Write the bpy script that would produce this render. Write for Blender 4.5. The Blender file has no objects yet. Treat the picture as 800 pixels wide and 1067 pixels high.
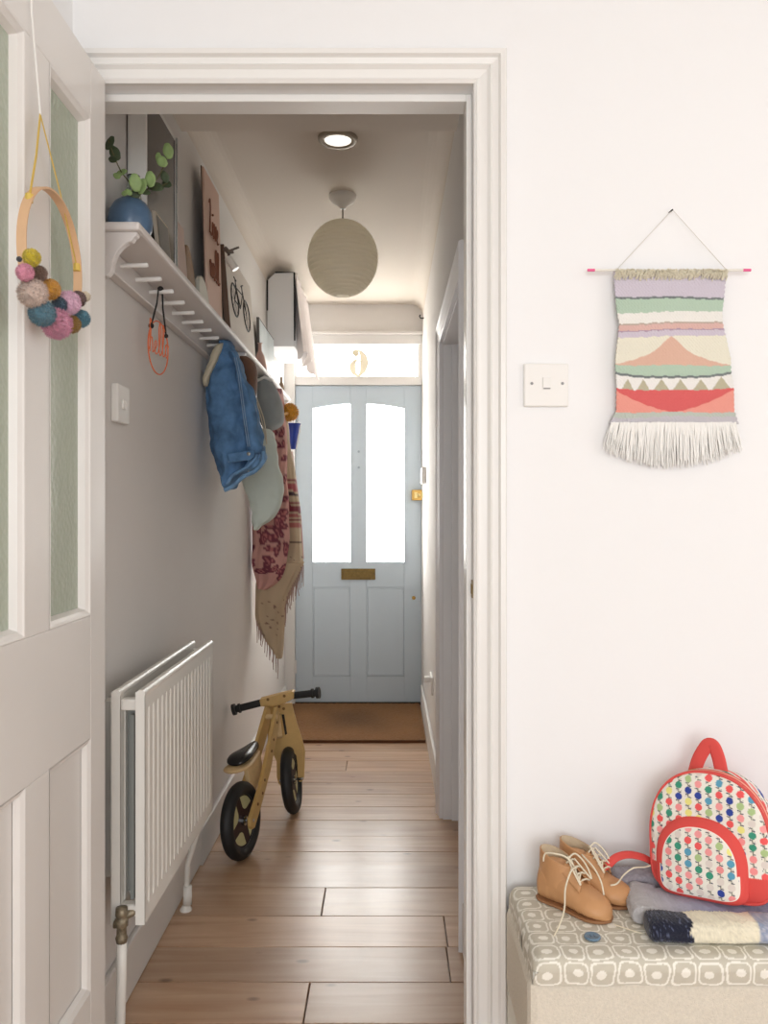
import bpy, math, random
from mathutils import Vector, Matrix, noise
PI = math.pi
rnd = random.Random(7)

def lin(c):
    c = c / 255.0
    return c / 12.92 if c <= 0.04045 else ((c + 0.055) / 1.055) ** 2.4
def C(r, g, b): return (lin(r), lin(g), lin(b), 1.0)

# ------------------------------------------------------------------ camera, world, lights
FOC, CX, CY, CZ = 863.0, 405.0, 533.0, 1.19       # focal length in pixels, vanishing point, eye height
sc = bpy.context.scene
cam = bpy.data.cameras.new('camera'); camo = bpy.data.objects.new('camera', cam)
sc.collection.objects.link(camo); sc.camera = camo
camo.location = (0, 0, CZ); camo.rotation_euler = (PI / 2, 0, 0)
cam.sensor_fit = 'HORIZONTAL'; cam.sensor_width = 36; cam.lens = FOC / 800 * 36
cam.shift_x = -(CX - 400) / 800; cam.shift_y = 0; cam.clip_start = 0.05
sc.view_settings.view_transform = 'Standard'; sc.view_settings.look = 'None'
sc.view_settings.gamma = 1; sc.view_settings.exposure = 0.0; sc.view_settings.use_curve_mapping = False

wd = bpy.data.worlds.new('daylight'); sc.world = wd; wd.use_nodes = True
bg = wd.node_tree.nodes['Background']; bg.inputs[0].default_value = (0.945, 0.975, 1.0, 1); bg.inputs[1].default_value = 1.02

def area(name, loc, rot, sx, sy, power, col=(1, 1, 1)):
    l = bpy.data.lights.new(name, 'AREA'); l.shape = 'RECTANGLE'; l.size = sx; l.size_y = sy
    l.energy = power; l.color = col
    o = bpy.data.objects.new(name, l); sc.collection.objects.link(o); o.location = loc; o.rotation_euler = rot
    return o
area('room_fill_light', (0.15, -2.3, 1.5), (PI / 2 * 1.0, 0, 0), 1.8, 1.5, 52, (0.955, 0.978, 1.0))  # unseen lamp added behind the camera, aimed to brighten room and hall
area('room_side_light', (2.3, 0.1, 1.5), (PI / 2, 0, PI / 2), 1.4, 1.4, 10, (0.99, 0.99, 1.0))  # unseen area lamp at the right side of the near room

# ------------------------------------------------------------------ helpers
def P(px, py, d): return Vector(((px - CX) * d / FOC, d, CZ + (CY - py) * d / FOC))
def Xp(px, d): return (px - CX) * d / FOC
def Zp(py, d): return CZ + (CY - py) * d / FOC

class MB:
    def __init__(s): s.v = []; s.f = []; s.c = []; s.usec = False
    def add(s, vs, fs, col=None):
        n = len(s.v); s.v += [tuple(v) for v in vs]; s.f += [tuple(i + n for i in f) for f in fs]
        if col is None: s.c += [(1, 1, 1, 1)] * len(vs)
        elif callable(col): s.c += [col(v) for v in vs]; s.usec = True
        elif isinstance(col, list): s.c += col; s.usec = True
        else: s.c += [col] * len(vs); s.usec = True
        return s
    def box(s, x0, x1, y0, y1, z0, z1, col=None):
        vs = [(x, y, z) for x in (x0, x1) for y in (y0, y1) for z in (z0, z1)]
        return s.add(vs, [(0, 1, 3, 2), (4, 6, 7, 5), (0, 4, 5, 1), (2, 3, 7, 6), (0, 2, 6, 4), (1, 5, 7, 3)], col)
    def prism(s, poly, o, a, b, n, t, col=None):
        """polygon (u,v) in plane o + u*a + v*b, thickness t along n"""
        o, a, b, n = Vector(o), Vector(a), Vector(b), Vector(n)
        k = len(poly)
        vs = [o + a * u + b * v for u, v in poly] + [o + a * u + b * v + n * t for u, v in poly]
        fs = [tuple(range(k))[::-1], tuple(range(k, 2 * k))] + [(i, (i + 1) % k, k + (i + 1) % k, k + i) for i in range(k)]
        return s.add(vs, fs, col)
    def pxprism(s, pts, d, t, col=None):
        return s.prism([(Xp(x, d), Zp(y, d)) for x, y in pts], (0, d, 0), (1, 0, 0), (0, 0, 1), (0, 1, 0), t, col)
    def loft(s, rings, cap=True, close=True, col=None):
        n = len(rings[0]); vs = [v for r in rings for v in r]; fs = []
        for i in range(len(rings) - 1):
            for j in range(n if close else n - 1):
                k = (j + 1) % n
                fs.append((i * n + j, i * n + k, (i + 1) * n + k, (i + 1) * n + j))
        if cap and close:
            fs.append(tuple(range(n))[::-1]); fs.append(tuple(range((len(rings) - 1) * n, len(rings) * n)))
        return s.add(vs, fs, col)
    def tube(s, pts, r, seg=8, col=None, flat=1.0, up=None):
        pts = [Vector(p) for p in pts]; rings = []
        rr = r if isinstance(r, (list, tuple)) else [r] * len(pts)
        prev = None
        for i, p in enumerate(pts):
            t = (pts[min(i + 1, len(pts) - 1)] - pts[max(i - 1, 0)])
            t = t.normalized() if t.length > 1e-9 else Vector((0, 0, 1))
            if prev is None:
                a = Vector(up) if up else (Vector((0, 0, 1)) if abs(t.z) < .9 else Vector((1, 0, 0)))
            else: a = prev
            a = (a - t * a.dot(t))
            a = a.normalized() if a.length > 1e-6 else t.orthogonal().normalized()
            prev = a; b = t.cross(a)
            rings.append([p + (a * math.cos(2 * PI * j / seg) * flat + b * math.sin(2 * PI * j / seg)) * rr[i] for j in range(seg)])
        return s.loft(rings, True, True, col)
    def lathe(s, prof, c, axis=(0, 0, 1), seg=32, col=None, cap=False, sx=1, sy=1):
        ax = Vector(axis).normalized(); a = ax.orthogonal().normalized(); b = ax.cross(a); c = Vector(c)
        if abs(ax.z) > .999: a, b = Vector((1, 0, 0)), Vector((0, 1, 0)) * (1 if ax.z > 0 else -1)
        rings = [[c + ax * h + (a * math.cos(2 * PI * j / seg) * sx + b * math.sin(2 * PI * j / seg) * sy) * r for j in range(seg)] for r, h in prof]
        return s.loft(rings, cap, True, col)
    def ball(s, c, r, seg=16, fuzz=0.0, sz=1.0, col=None, seed=0):
        c = Vector(c); R = random.Random(seed); rings = []
        for i in range(seg + 1):
            th = PI * (0.001 + 0.998 * i / seg); ring = []
            for j in range(seg * 2):
                ph = PI * j / seg
                f = 1 + (R.uniform(-fuzz, fuzz) if 0 < i < seg else 0)
                ring.append(c + Vector((math.sin(th) * math.cos(ph), math.sin(th) * math.sin(ph), math.cos(th) * sz)) * r * f)
            rings.append(ring)
        return s.loft(rings, True, True, col)
    def fuzz(s, c, r, n, seed=0, ln=.24):
        c = Vector(c); R = random.Random(seed)
        for _ in range(n):
            z = R.uniform(-1, 1); a = R.uniform(0, 2 * PI); q = math.sqrt(1 - z * z); d = Vector((q * math.cos(a), q * math.sin(a), z))
            b = (d + Vector((R.uniform(-1, 1), R.uniform(-1, 1), R.uniform(-1, 1))) * .35).normalized(); o = d.orthogonal().normalized(); o = (o * math.cos(a * 7) + d.cross(o) * math.sin(a * 7)) * r * .035
            p0 = c + d * r * .93; s.add([p0 - o, p0 + o, p0 + d.cross(o), p0 + b * r * (ln + R.uniform(0, .08))], [(0, 1, 3), (1, 2, 3), (2, 0, 3)])
        return s
    def grid(s, nu, nv, fn, col=None):
        vs = [fn(i / nu, j / nv) for j in range(nv + 1) for i in range(nu + 1)]
        cl = [col(i / nu, j / nv) for j in range(nv + 1) for i in range(nu + 1)] if callable(col) else col
        fs = [(j * (nu + 1) + i, j * (nu + 1) + i + 1, (j + 1) * (nu + 1) + i + 1, (j + 1) * (nu + 1) + i) for j in range(nv) for i in range(nu)]
        return s.add(vs, fs, cl)
    def sweepU(s, xl, xr, ztop, y, prof, z0=0, clampl=None):
        """door casing: profile (offset, thickness) mitred round three sides, on plane y towards -y"""
        rings = []
        for o, t in prof:
            a = xl - o if clampl is None else max(xl - o, clampl)
            rings.append([(xr + o, y - t, z0), (xr + o, y - t, ztop + o), (a, y - t, ztop + o), (a, y - t, z0)])
        return s.loft(rings, False, False)

W = {}
def _mesh(name, mb, inv):
    me = bpy.data.meshes.new(name)
    me.from_pydata([inv @ Vector(v) for v in mb.v], [], mb.f)
    if mb.usec:
        at = me.color_attributes.new('Col', 'FLOAT_COLOR', 'POINT')
        flat = [x for c in mb.c for x in c]; at.data.foreach_set('color', flat)
    return me
def _finish(o, mat, smooth, bevel, solid, sub, fixn=True):
    me = o.data; me.materials.append(mat)
    if fixn:
        import bmesh
        bm = bmesh.new(); bm.from_mesh(me); bmesh.ops.recalc_face_normals(bm, faces=bm.faces); bm.to_mesh(me); bm.free()
    if smooth:
        for p in me.polygons: p.use_smooth = True
    if solid:
        m = o.modifiers.new('solid', 'SOLIDIFY'); m.thickness = solid; m.offset = 0
    if bevel:
        m = o.modifiers.new('bevel', 'BEVEL'); m.width = bevel; m.segments = 2; m.limit_method = 'ANGLE'; m.angle_limit = math.radians(40)
    if sub:
        m = o.modifiers.new('sub', 'SUBSURF'); m.levels = sub; m.render_levels = sub
def props(o, label=None, cat=None, group=None, kind=None):
    if label: o['label'] = label
    if cat: o['category'] = cat
    if group: o['group'] = group
    if kind: o['kind'] = kind
def thing(name, label, cat, loc=(0, 0, 0), rot=(0, 0, 0), group=None, kind=None):
    o = bpy.data.objects.new(name, None); sc.collection.objects.link(o)
    o.location = loc; o.rotation_euler = rot; o.empty_display_size = .05
    from mathutils import Euler
    W[o.name] = Matrix.Translation(loc) @ Euler(rot).to_matrix().to_4x4()
    props(o, label, cat, group, kind); return o
def part(name, mb, mat, parent, label=None, kind=None, smooth=False, bevel=0, solid=0, sub=0, local=False):
    w = W[parent.name]; inv = Matrix.Identity(4) if local else w.inverted()
    o = bpy.data.objects.new(name, _mesh(name, mb, inv)); sc.collection.objects.link(o); o.parent = parent
    W[o.name] = w; _finish(o, mat, smooth, bevel, solid, sub); props(o, label, None, None, kind); return o
def solo(name, mb, mat, label=None, cat=None, group=None, kind=None, smooth=False, bevel=0, solid=0, sub=0):
    xs = [v[0] for v in mb.v]; ys = [v[1] for v in mb.v]; zs = [v[2] for v in mb.v]
    loc = Vector(((min(xs) + max(xs)) / 2, (min(ys) + max(ys)) / 2, min(zs)))
    o = bpy.data.objects.new(name, _mesh(name, mb, Matrix.Translation(-loc))); sc.collection.objects.link(o)
    o.location = loc; W[o.name] = Matrix.Translation(loc)
    _finish(o, mat, smooth, bevel, solid, sub); props(o, label, cat, group, kind); return o
def struct(name, mb, mat, label=None, **k):
    return solo(name, mb, mat, label, None, None, 'structure', **k)

def mat(name, rgb=None, rough=.6, bump=None, var=None, metal=0, trans=0, emit=None, attr=False, spec=None, sheen=0, alpha=None, coat=0, tex=None):
    m = bpy.data.materials.new(name); m.use_nodes = True; nt = m.node_tree; N = nt.nodes; L = nt.links
    b = N['Principled BSDF']; b.inputs['Roughness'].default_value = rough; b.inputs['Metallic'].default_value = metal
    if spec is not None: b.inputs['Specular IOR Level'].default_value = spec
    if sheen: b.inputs['Sheen Weight'].default_value = sheen
    if coat: b.inputs['Coat Weight'].default_value = coat
    if trans: b.inputs['Transmission Weight'].default_value = trans
    if alpha is not None: b.inputs['Alpha'].default_value = alpha
    col = C(*rgb) if rgb else (1, 1, 1, 1)
    b.inputs['Base Color'].default_value = col
    tc = N.new('ShaderNodeTexCoord')
    src = None
    if attr:
        a = N.new('ShaderNodeAttribute'); a.attribute_name = 'Col'; src = a.outputs['Color']
        L.new(src, b.inputs['Base Color'])
    if var:
        sc_, amt = var
        n = N.new('ShaderNodeTexNoise'); n.inputs['Scale'].default_value = sc_; n.inputs['Detail'].default_value = 5
        L.new(tc.outputs['Object'], n.inputs['Vector'])
        mr = N.new('ShaderNodeMapRange'); mr.inputs['From Min'].default_value = .3; mr.inputs['From Max'].default_value = .7
        mr.inputs['To Min'].default_value = 1 - amt; mr.inputs['To Max'].default_value = 1 + amt * .5
        L.new(n.outputs['Fac'], mr.inputs['Value'])
        vm = N.new('ShaderNodeVectorMath'); vm.operation = 'SCALE'; L.new(mr.outputs[0], vm.inputs['Scale'])
        if src: L.new(src, vm.inputs[0])
        else: vm.inputs[0].default_value = col[:3]
        L.new(vm.outputs[0], b.inputs['Base Color'])
    if bump:
        sc_, st = bump[:2]; kind = bump[2] if len(bump) > 2 else 'noise'
        if kind == 'noise':
            n = N.new('ShaderNodeTexNoise'); n.inputs['Detail'].default_value = 4; h = 'Fac'
        elif kind == 'voronoi':
            n = N.new('ShaderNodeTexVoronoi'); h = 'Distance'
        else:
            n = N.new('ShaderNodeTexWave'); n.bands_direction = kind; h = 'Fac'; n.inputs['Distortion'].default_value = 1.0
        n.inputs['Scale'].default_value = sc_
        L.new(tc.outputs['Object'], n.inputs['Vector'])
        bp = N.new('ShaderNodeBump'); bp.inputs['Strength'].default_value = st; bp.inputs['Distance'].default_value = .002
        L.new(n.outputs[h], bp.inputs['Height']); L.new(bp.outputs[0], b.inputs['Normal'])
    if emit:
        b.inputs['Emission Color'].default_value = col; b.inputs['Emission Strength'].default_value = emit
    return m

M = dict(
    room_wall=mat('room_wall_paint', (243, 243, 243), .75, (60, .12)),
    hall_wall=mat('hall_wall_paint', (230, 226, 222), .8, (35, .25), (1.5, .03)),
    ceiling=mat('ceiling_paint', (220, 210, 198), .85, (40, .12)),
    gloss=mat('white_gloss_paint', (238, 236, 232), .32, (14, .05)),
    leafpaint=mat('door_gloss_paint', (236, 233, 229), .3, (10, .06), (3, .03)),
    trimw=mat('white_trim_paint', (232, 229, 225), .45),
    shelfw=mat('shelf_white_paint', (228, 222, 218), .45),
    blue=mat('pale_blue_door_paint', (194, 206, 215), .5, (30, .1)),
    radw=mat('radiator_enamel', (240, 237, 230), .3),
    radgrey=mat('radiator_inside_grey', (150, 152, 148), .6, (60, .2)),
    brass=mat('brass', (188, 150, 82), .35, (80, .1), metal=.9),
    oldbrass=mat('aged_brass', (120, 98, 56), .4, (120, .2), (60, .3), metal=.8),
    chrome=mat('chrome', (200, 205, 208), .15, metal=1),
    black=mat('black_rubber', (28, 29, 30), .55, (200, .3)),
    blackgloss=mat('black_vinyl', (22, 22, 24), .25),
    dark=mat('dark_brown', (45, 38, 32), .8),  # one plain dark brown, shared by nail, threshold strip and fork slot
    ply=mat('birch_plywood', (206, 168, 104), .45, (90, .05), (14, .14)),
    plyedge=mat('pale_plywood', (222, 190, 140), .5, None, (30, .12)),
    hoop=mat('beech_hoop', (232, 190, 150), .5, (60, .1), (20, .1)),
    pegw=mat('peg_white', (252, 251, 248), .4),
    white=mat('plain_white', (240, 238, 234), .5),
    leather=mat('tan_leather', (196, 146, 100), .5, (130, .25), (12, .12)),
    sole=mat('brown_sole', (150, 106, 70), .7, (90, .2)),
    lining=mat('beige_lining', (206, 188, 160), .9, (160, .3)),
    lace=mat('cream_lace', (232, 222, 198), .8, (900, .4)),
    coral=mat('coral_webbing', (222, 80, 74), .75, (900, .35)),
    attr=mat('woven_wool', None, .95, (500, .6), None, attr=True, sheen=.2),
    attrcloth=mat('printed_cotton', None, .85, (350, .25), None, attr=True),
    denim=mat('denim', (92, 132, 174), .85, (420, .5), (24, .35)),
    denimlight=mat('faded_denim', (120, 160, 200), .85, (420, .5), (40, .25)),
)

# ------------------------------------------------------------------ structure: rooms
WALLY0, WALLY1 = 1.63, 1.715          # dividing wall
HX0, HX1 = -.65, .212                 # hallway side walls
OX0, OX1, OZ = -.60, .166, 2.028      # doorway opening
LZ = -.02                             # the hall floor drops a little past the step
CEIL = 2.49
FARY = 5.2

def wood_floor():
    m = bpy.data.materials.new('stripped_pine_boards'); m.use_nodes = True; nt = m.node_tree; N = nt.nodes; L = nt.links
    b = N['Principled BSDF']
    tc = N.new('ShaderNodeTexCoord'); at = N.new('ShaderNodeAttribute'); at.attribute_name = 'Col'
    sep = N.new('ShaderNodeSeparateColor'); L.new(at.outputs['Color'], sep.inputs[0])
    off = N.new('ShaderNodeVectorMath'); off.operation = 'MULTIPLY_ADD'
    L.new(at.outputs['Color'], off.inputs[0]); off.inputs[1].default_value = (31, 17, 0); L.new(tc.outputs['Object'], off.inputs[2])
    mp = N.new('ShaderNodeMapping'); mp.inputs['Scale'].default_value = (1.2, 15, 1); L.new(off.outputs[0], mp.inputs['Vector'])
    n = N.new('ShaderNodeTexNoise'); n.inputs['Scale'].default_value = 1.5; n.inputs['Detail'].default_value = 8; n.inputs['Distortion'].default_value = .8
    L.new(mp.outputs[0], n.inputs['Vector'])
    cr = N.new('ShaderNodeValToRGB'); e = cr.color_ramp.elements
    e[0].position = .3; e[0].color = C(184, 142, 108); e[1].position = .72; e[1].color = C(214, 178, 144)
    L.new(n.outputs['Fac'], cr.inputs['Fac'])
    # broad worn patches
    n2 = N.new('ShaderNodeTexNoise'); n2.inputs['Scale'].default_value = 5; n2.inputs['Detail'].default_value = 4; L.new(off.outputs[0], n2.inputs['Vector'])
    mx = N.new('ShaderNodeMix'); mx.data_type = 'RGBA'; mx.blend_type = 'MULTIPLY'; mx.inputs['Factor'].default_value = .3
    cr2 = N.new('ShaderNodeValToRGB'); cr2.color_ramp.elements[0].color = (.55, .5, .47, 1); cr2.color_ramp.elements[0].position = .3; cr2.color_ramp.elements[1].position = .65
    L.new(n2.outputs['Fac'], cr2.inputs['Fac']); L.new(cr.outputs[0], mx.inputs[6]); L.new(cr2.outputs[0], mx.inputs[7])
    # knots
    mk = N.new('ShaderNodeMapping'); mk.inputs['Scale'].default_value = (6, 11, 0); L.new(off.outputs[0], mk.inputs['Vector'])
    vo = N.new('ShaderNodeTexVoronoi'); vo.inputs['Scale'].default_value = 1; vo.inputs['Randomness'].default_value = 1; L.new(mk.outputs[0], vo.inputs['Vector'])
    kr = N.new('ShaderNodeMapRange'); kr.inputs['From Min'].default_value = .05; kr.inputs['From Max'].default_value = .13; kr.inputs['To Min'].default_value = .72; kr.inputs['To Max'].default_value = 0
    L.new(vo.outputs['Distance'], kr.inputs['Value'])
    mk2 = N.new('ShaderNodeMix'); mk2.data_type = 'RGBA'; L.new(kr.outputs[0], mk2.inputs['Factor']); L.new(mx.outputs[2], mk2.inputs[6]); mk2.inputs[7].default_value = C(96, 60, 40)
    # per board tint
    hs = N.new('ShaderNodeHueSaturation'); L.new(mk2.outputs[2], hs.inputs['Color'])
    vr = N.new('ShaderNodeMapRange'); vr.inputs['To Min'].default_value = .82; vr.inputs['To Max'].default_value = 1.08; L.new(sep.outputs[1], vr.inputs['Value']); L.new(vr.outputs[0], hs.inputs['Value'])
    L.new(hs.outputs[0], b.inputs['Base Color'])
    rr = N.new('ShaderNodeMapRange'); rr.inputs['To Min'].default_value = .24; rr.inputs['To Max'].default_value = .42; L.new(n2.outputs['Fac'], rr.inputs['Value']); L.new(rr.outputs[0], b.inputs['Roughness'])
    b.inputs['Specular IOR Level'].default_value = .65; b.inputs['Coat Weight'].default_value = .35; b.inputs['Coat Roughness'].default_value = .22
    bp = N.new('ShaderNodeBump'); bp.inputs['Strength'].default_value = .25; bp.inputs['Distance'].default_value = .003
    L.new(n2.outputs['Fac'], bp.inputs['Height'])
    bp2 = N.new('ShaderNodeBump'); bp2.inputs['Strength'].default_value = .12; bp2.inputs['Distance'].default_value = .002
    L.new(n.outputs['Fac'], bp2.inputs['Height']); L.new(bp.outputs[0], bp2.inputs['Normal']); L.new(bp2.outputs[0], b.inputs['Normal'])
    return m
M['floor'] = wood_floor()

fl = MB()
G = .0016
def plank(x0, x1, y0, y1, z):
    c = (rnd.random(), rnd.random(), rnd.random(), 1)
    tl = rnd.uniform(-.0008, .0008)
    fl.box(x0 + G, x1 - G, y0 + G, y1 - G, z - .018, z + tl, c)
near = [2.794, 2.625, 2.441, 2.267, 2.097, 1.927, 1.757]
joint_at = {2.097: Xp(319, 2.0), 2.625: Xp(337, 2.53), 2.441: Xp(464, 2.36), 2.267: Xp(467, 2.18)}
for i in range(len(near) - 1):
    y1, y0 = near[i], near[i + 1]; j = joint_at.get(y1)
    if j is not None: plank(HX0, j, y0, y1, 0); plank(j, .36, y0, y1, 0)
    else: plank(HX0, .36, y0, y1, 0)
far = [2.798, 2.95, 3.092, 3.252, 3.40, 3.551, 3.707, 3.87, 4.03, 4.19, 4.35, 4.51, 4.67, 4.83, 4.99, 5.28]
for i in range(len(far) - 1):
    if i == 7: plank(HX0, Xp(361, 3.95), far[i], far[i + 1], LZ); plank(Xp(361, 3.95), .36, far[i], far[i + 1], LZ)
    else: plank(HX0, .36, far[i], far[i + 1], LZ)
y = 1.757
while y > -2.4:
    j = rnd.uniform(-.2, 2.0)
    plank(-.66, j, y - .17, y, 0); plank(j, 2.5, y - .17, y, 0); y -= .17
fl.box(-.9, 2.6, -2.6, 2.79, -.06, -.019, (0, 0, 0, 1)); fl.box(-.9, .5, 2.79, 5.4, -.08, -.039, (0, 0, 0, 1))
struct('floor', fl, M['floor'], 'stripped pine floorboards running across the hallway', bevel=.0012)

# dividing wall, with the opening
w = MB()
w.box(OX1, 2.5, WALLY0, WALLY1, -.05, CEIL)
w.box(OX0 - .3, OX0, WALLY0, WALLY1, -.05, CEIL)
w.box(OX0, OX1, WALLY0, WALLY1, OZ, CEIL)
struct('wall_front', w, M['room_wall'], 'bright white wall with the doorway into the hallway')
w = MB(); w.box(-.75, -.622, -2.5, WALLY0, -.05, CEIL); struct('wall_left', w, M['room_wall'], 'white side wall of the near room behind the open door')
w = MB(); w.box(2.5, 2.6, -2.5, WALLY0, -.05, CEIL); struct('wall_right', w, M['room_wall'], 'white wall on the far right of the near room')
w = MB(); w.box(-.75, 2.6, -2.5, WALLY1, CEIL, CEIL + .05); struct('ceiling', w, M['ceiling'], 'white ceiling of the near room')
# hallway shell
w = MB(); w.box(HX0 - .1, HX0, WALLY1, 5.4, -.06, CEIL + .05); struct('wall_hall_left', w, M['hall_wall'], 'long white hallway wall behind shelf and radiator')
RD0, RD1, RZ = 2.30, 3.27, 1.86        # side door recess in the right hallway wall
w = MB()
w.box(HX1, HX1 + .15, RD1, 5.4, -.06, CEIL + .05)
w.box(HX1, HX1 + .15, WALLY1, RD0, -.06, CEIL + .05)
w.box(HX1, HX1 + .15, RD0, RD1, RZ, CEIL + .05)
struct('wall_hall_right', w, M['hall_wall'], 'white hallway wall on the right running to the front door')
w = MB(); w.box(HX0 - .1, HX1 + .1, WALLY1, 5.4, CEIL, CEIL + .05)
for sx, x in ((1, HX0), (-1, HX1)):    # coving
    r = .075; rings = []
    for yy in (WALLY1, FARY + .05):
        rings.append([(x, yy, CEIL)] + [(x + sx * r * (1 - math.sin(a)), yy, CEIL - r * (1 - math.cos(a))) for a in [PI / 2 * k / 8 for k in range(9)]])
    w.loft(rings)
struct('ceiling_hall', w, M['ceiling'], 'hallway ceiling with plaster coving')
w = MB(); w.box(HX0, HX1, 2.42, 2.60, 2.385, CEIL); struct('trim_1', w, M['ceiling'], 'shallow ceiling beam across the near end of the hallway')

# door lining stops and casing of the near doorway
w = MB()
cas = [(0, 0), (0, .011), (.006, .015), (.010, .011), (.012, .011), (.026, .013), (.032, .020), (.036, .016), (.047, .018), (.051, .026), (.060, .027), (.063, .022), (.063, 0)]
w.sweepU(OX0, OX1, OZ, WALLY0, cas, clampl=-.621)
struct('trim_2', w, M['gloss'], 'moulded white casing round the near doorway')
w = MB()
w.box(OX1 - .011, OX1, WALLY0 + .03, WALLY1, 0, OZ); w.box(OX0, OX0 + .011, WALLY0 + .045, WALLY1, 0, OZ)
w.box(OX0 + .011, OX1 - .011, WALLY0 + .03, WALLY1, OZ - .015, OZ)
struct('trim_3', w, M['gloss'], 'door stop strips inside the near doorway', bevel=.002)
w = MB(); w.box(OX1 - .0015, OX1 - .0002, WALLY0 + .004, WALLY0 + .026, 1.02, 1.055, None); w.box(OX1 - .003, OX1 - .0015, WALLY0 + .008, WALLY0 + .02, 1.028, 1.047)
solo('strike_plate', w, M['oldbrass'], 'small dark metal strike plate on the right doorway jamb', 'strike plate')

# skirting boards
def skirt(name, pts, h, lab):
    w = MB()
    for x0, x1, y0, y1, z0 in pts: w.box(x0, x1, y0, y1, z0, z0 + h)
    return struct(name, w, M['trimw'], lab, bevel=.005)
skirt('baseboard_left', [(HX0, HX0 + .016, WALLY1, 2.794, 0), (HX0, HX0 + .016, 2.794, 5.16, LZ)], .13, 'white skirting along the left hallway wall')
skirt('baseboard_right', [(HX1 - .014, HX1, RD1 + .07, 5.16, LZ), (HX1 - .014, HX1, WALLY1, RD0 - .06, 0)], .135, 'white skirting along the right hallway wall')
w = MB(); w.box(OX1 + .064, 2.5, WALLY0 - .018, WALLY0, 0, .30); w.box(OX1 + .064, 2.5, WALLY0 - .012, WALLY0, .30, .315)
struct('baseboard_front', w, mat('cream_skirting_paint', (232, 226, 210), .5), 'tall cream skirting behind the ottoman', bevel=.003)

# side door recess in the right wall: casing, jamb, closed door
w = MB()
ptp = [(0, 0), (0, .012), (.01, .014), (.02, .014), (.05, .02), (.062, .024), (.065, .018), (.065, 0)]
rings = []
for o, t in ptp: rings.append([(HX1 - t, RD1 + o, LZ), (HX1 - t, RD1 + o, RZ + o), (HX1 - t, RD0 - o, RZ + o), (HX1 - t, RD0 - o, 0)])
w.loft(rings, False, False)
w.box(HX1 + .001, HX1 + .075, RD1 - .012, RD1, LZ, RZ); w.box(HX1 + .001, HX1 + .075, RD0, RD1 - .012, RZ - .012, RZ)
w.box(HX1 + .035, HX1 + .06, RD1 - .024, RD1 - .012, LZ, RZ - .012)
struct('trim_4', w, mat('grey_white_gloss', (243, 243, 245), .4), 'moulded casing of the side door in the right hallway wall')
w = MB(); X0 = HX1 + .062; w.box(X0 + .006, X0 + .04, RD0, RD1 - .013, -.01, RZ - .013)
for a, b in ((RD0, RD0 + .1), (RD0 + .43, RD0 + .53), (RD1 - .113, RD1 - .013)): w.box(X0, X0 + .006, a, b, -.01, RZ - .013)
for a, b in ((-.01, .2), (.75, .9), (RZ - .12, RZ - .013)): w.box(X0, X0 + .006, RD0 + .1, RD1 - .113, a, b)
struct('door_3', w, mat('side_door_paint', (242, 241, 238), .4), 'closed white panelled side door on the right of the hallway', bevel=.003)

# ------------------------------------------------------------------ far wall: frame, transom, front door
D = FARY
def bx(mb, x0, x1, y0, y1, d0=D, t=.05, off=0):
    """box from pixel edges on the depth plane D"""
    return mb.box(Xp(x0, D), Xp(x1, D), d0 + off, d0 + off + t, Zp(y1, D), Zp(y0, D))
w = MB()
w.box(HX0, HX1, D - .01, D + .1, Zp(349, D), CEIL)
struct('wall_back', w, M['hall_wall'], 'white wall above the front door')
w = MB()
w.box(HX0, Xp(307.5, D), D - .035, D + .06, LZ, Zp(349, D))
w.box(Xp(439.3, D), HX1, D - .035, D + .06, LZ, Zp(349, D))
w.box(Xp(307.5, D), Xp(439.3, D), D - .02, D + .06, Zp(401, D), Zp(392, D))
w.box(Xp(307.5, D), Xp(439.3, D), D - .02, D + .06, Zp(359, D), Zp(349, D))
w.box(HX0, HX1, D - .045, D - .01, Zp(349, D), Zp(346, D))
w.box(Xp(435, D), Xp(439.3, D), D - .015, D + .06, Zp(392, D), Zp(359, D))
w.box(Xp(307.5, D), Xp(309.5, D), D - .015, D + .06, Zp(392, D), Zp(359, D))
struct('trim_6', w, M['trimw'], 'white frame round the front door and its top light', bevel=.003)
daylit = mat('daylit_frosted_glass', (255, 254, 250), .5, emit=9)
w = MB(); bx(w, 309.5, 435, 359, 392, t=.006, off=.02)
win = struct('window_1', w, daylit, 'wide top light window over the front door')
# house number as seen from inside (mirrored), with thin scrollwork
def stroke(mb, pts, d, y0, t):
    """variable width flat stroke: (px, py, width)"""
    n = len(pts); L_, R_ = [], []
    for i, (x, y, wd_) in enumerate(pts):
        a = pts[max(i - 1, 0)]; b = pts[min(i + 1, n - 1)]; dx, dy = b[0] - a[0], b[1] - a[1]; l = math.hypot(dx, dy) or 1
        nx, ny = -dy / l * wd_ / 2, dx / l * wd_ / 2
        L_.append((x + nx, y + ny)); R_.append((x - nx, y - ny))
    for i in range(n - 1):
        q = [L_[i], L_[i + 1], R_[i + 1], R_[i]]
        mb.prism([(Xp(a, d), Zp(b, d)) for a, b in q], (0, y0, 0), (1, 0, 0), (0, 0, 1), (0, 1, 0), t)
def smoothpts(p, k=4):
    out = []
    for i in range(len(p) - 1):
        p0 = p[max(i - 1, 0)]; p1 = p[i]; p2 = p[i + 1]; p3 = p[min(i + 2, len(p) - 1)]
        for s_ in range(k):
            t = s_ / k
            out.append(tuple(.5 * ((2 * b) + (-a + c) * t + (2 * a - 5 * b + 4 * c - e) * t * t + (-a + 3 * b - 3 * c + e) * t ** 3) for a, b, c, e in zip(p0, p1, p2, p3)))
    out.append(tuple(p[-1])); return out
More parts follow.
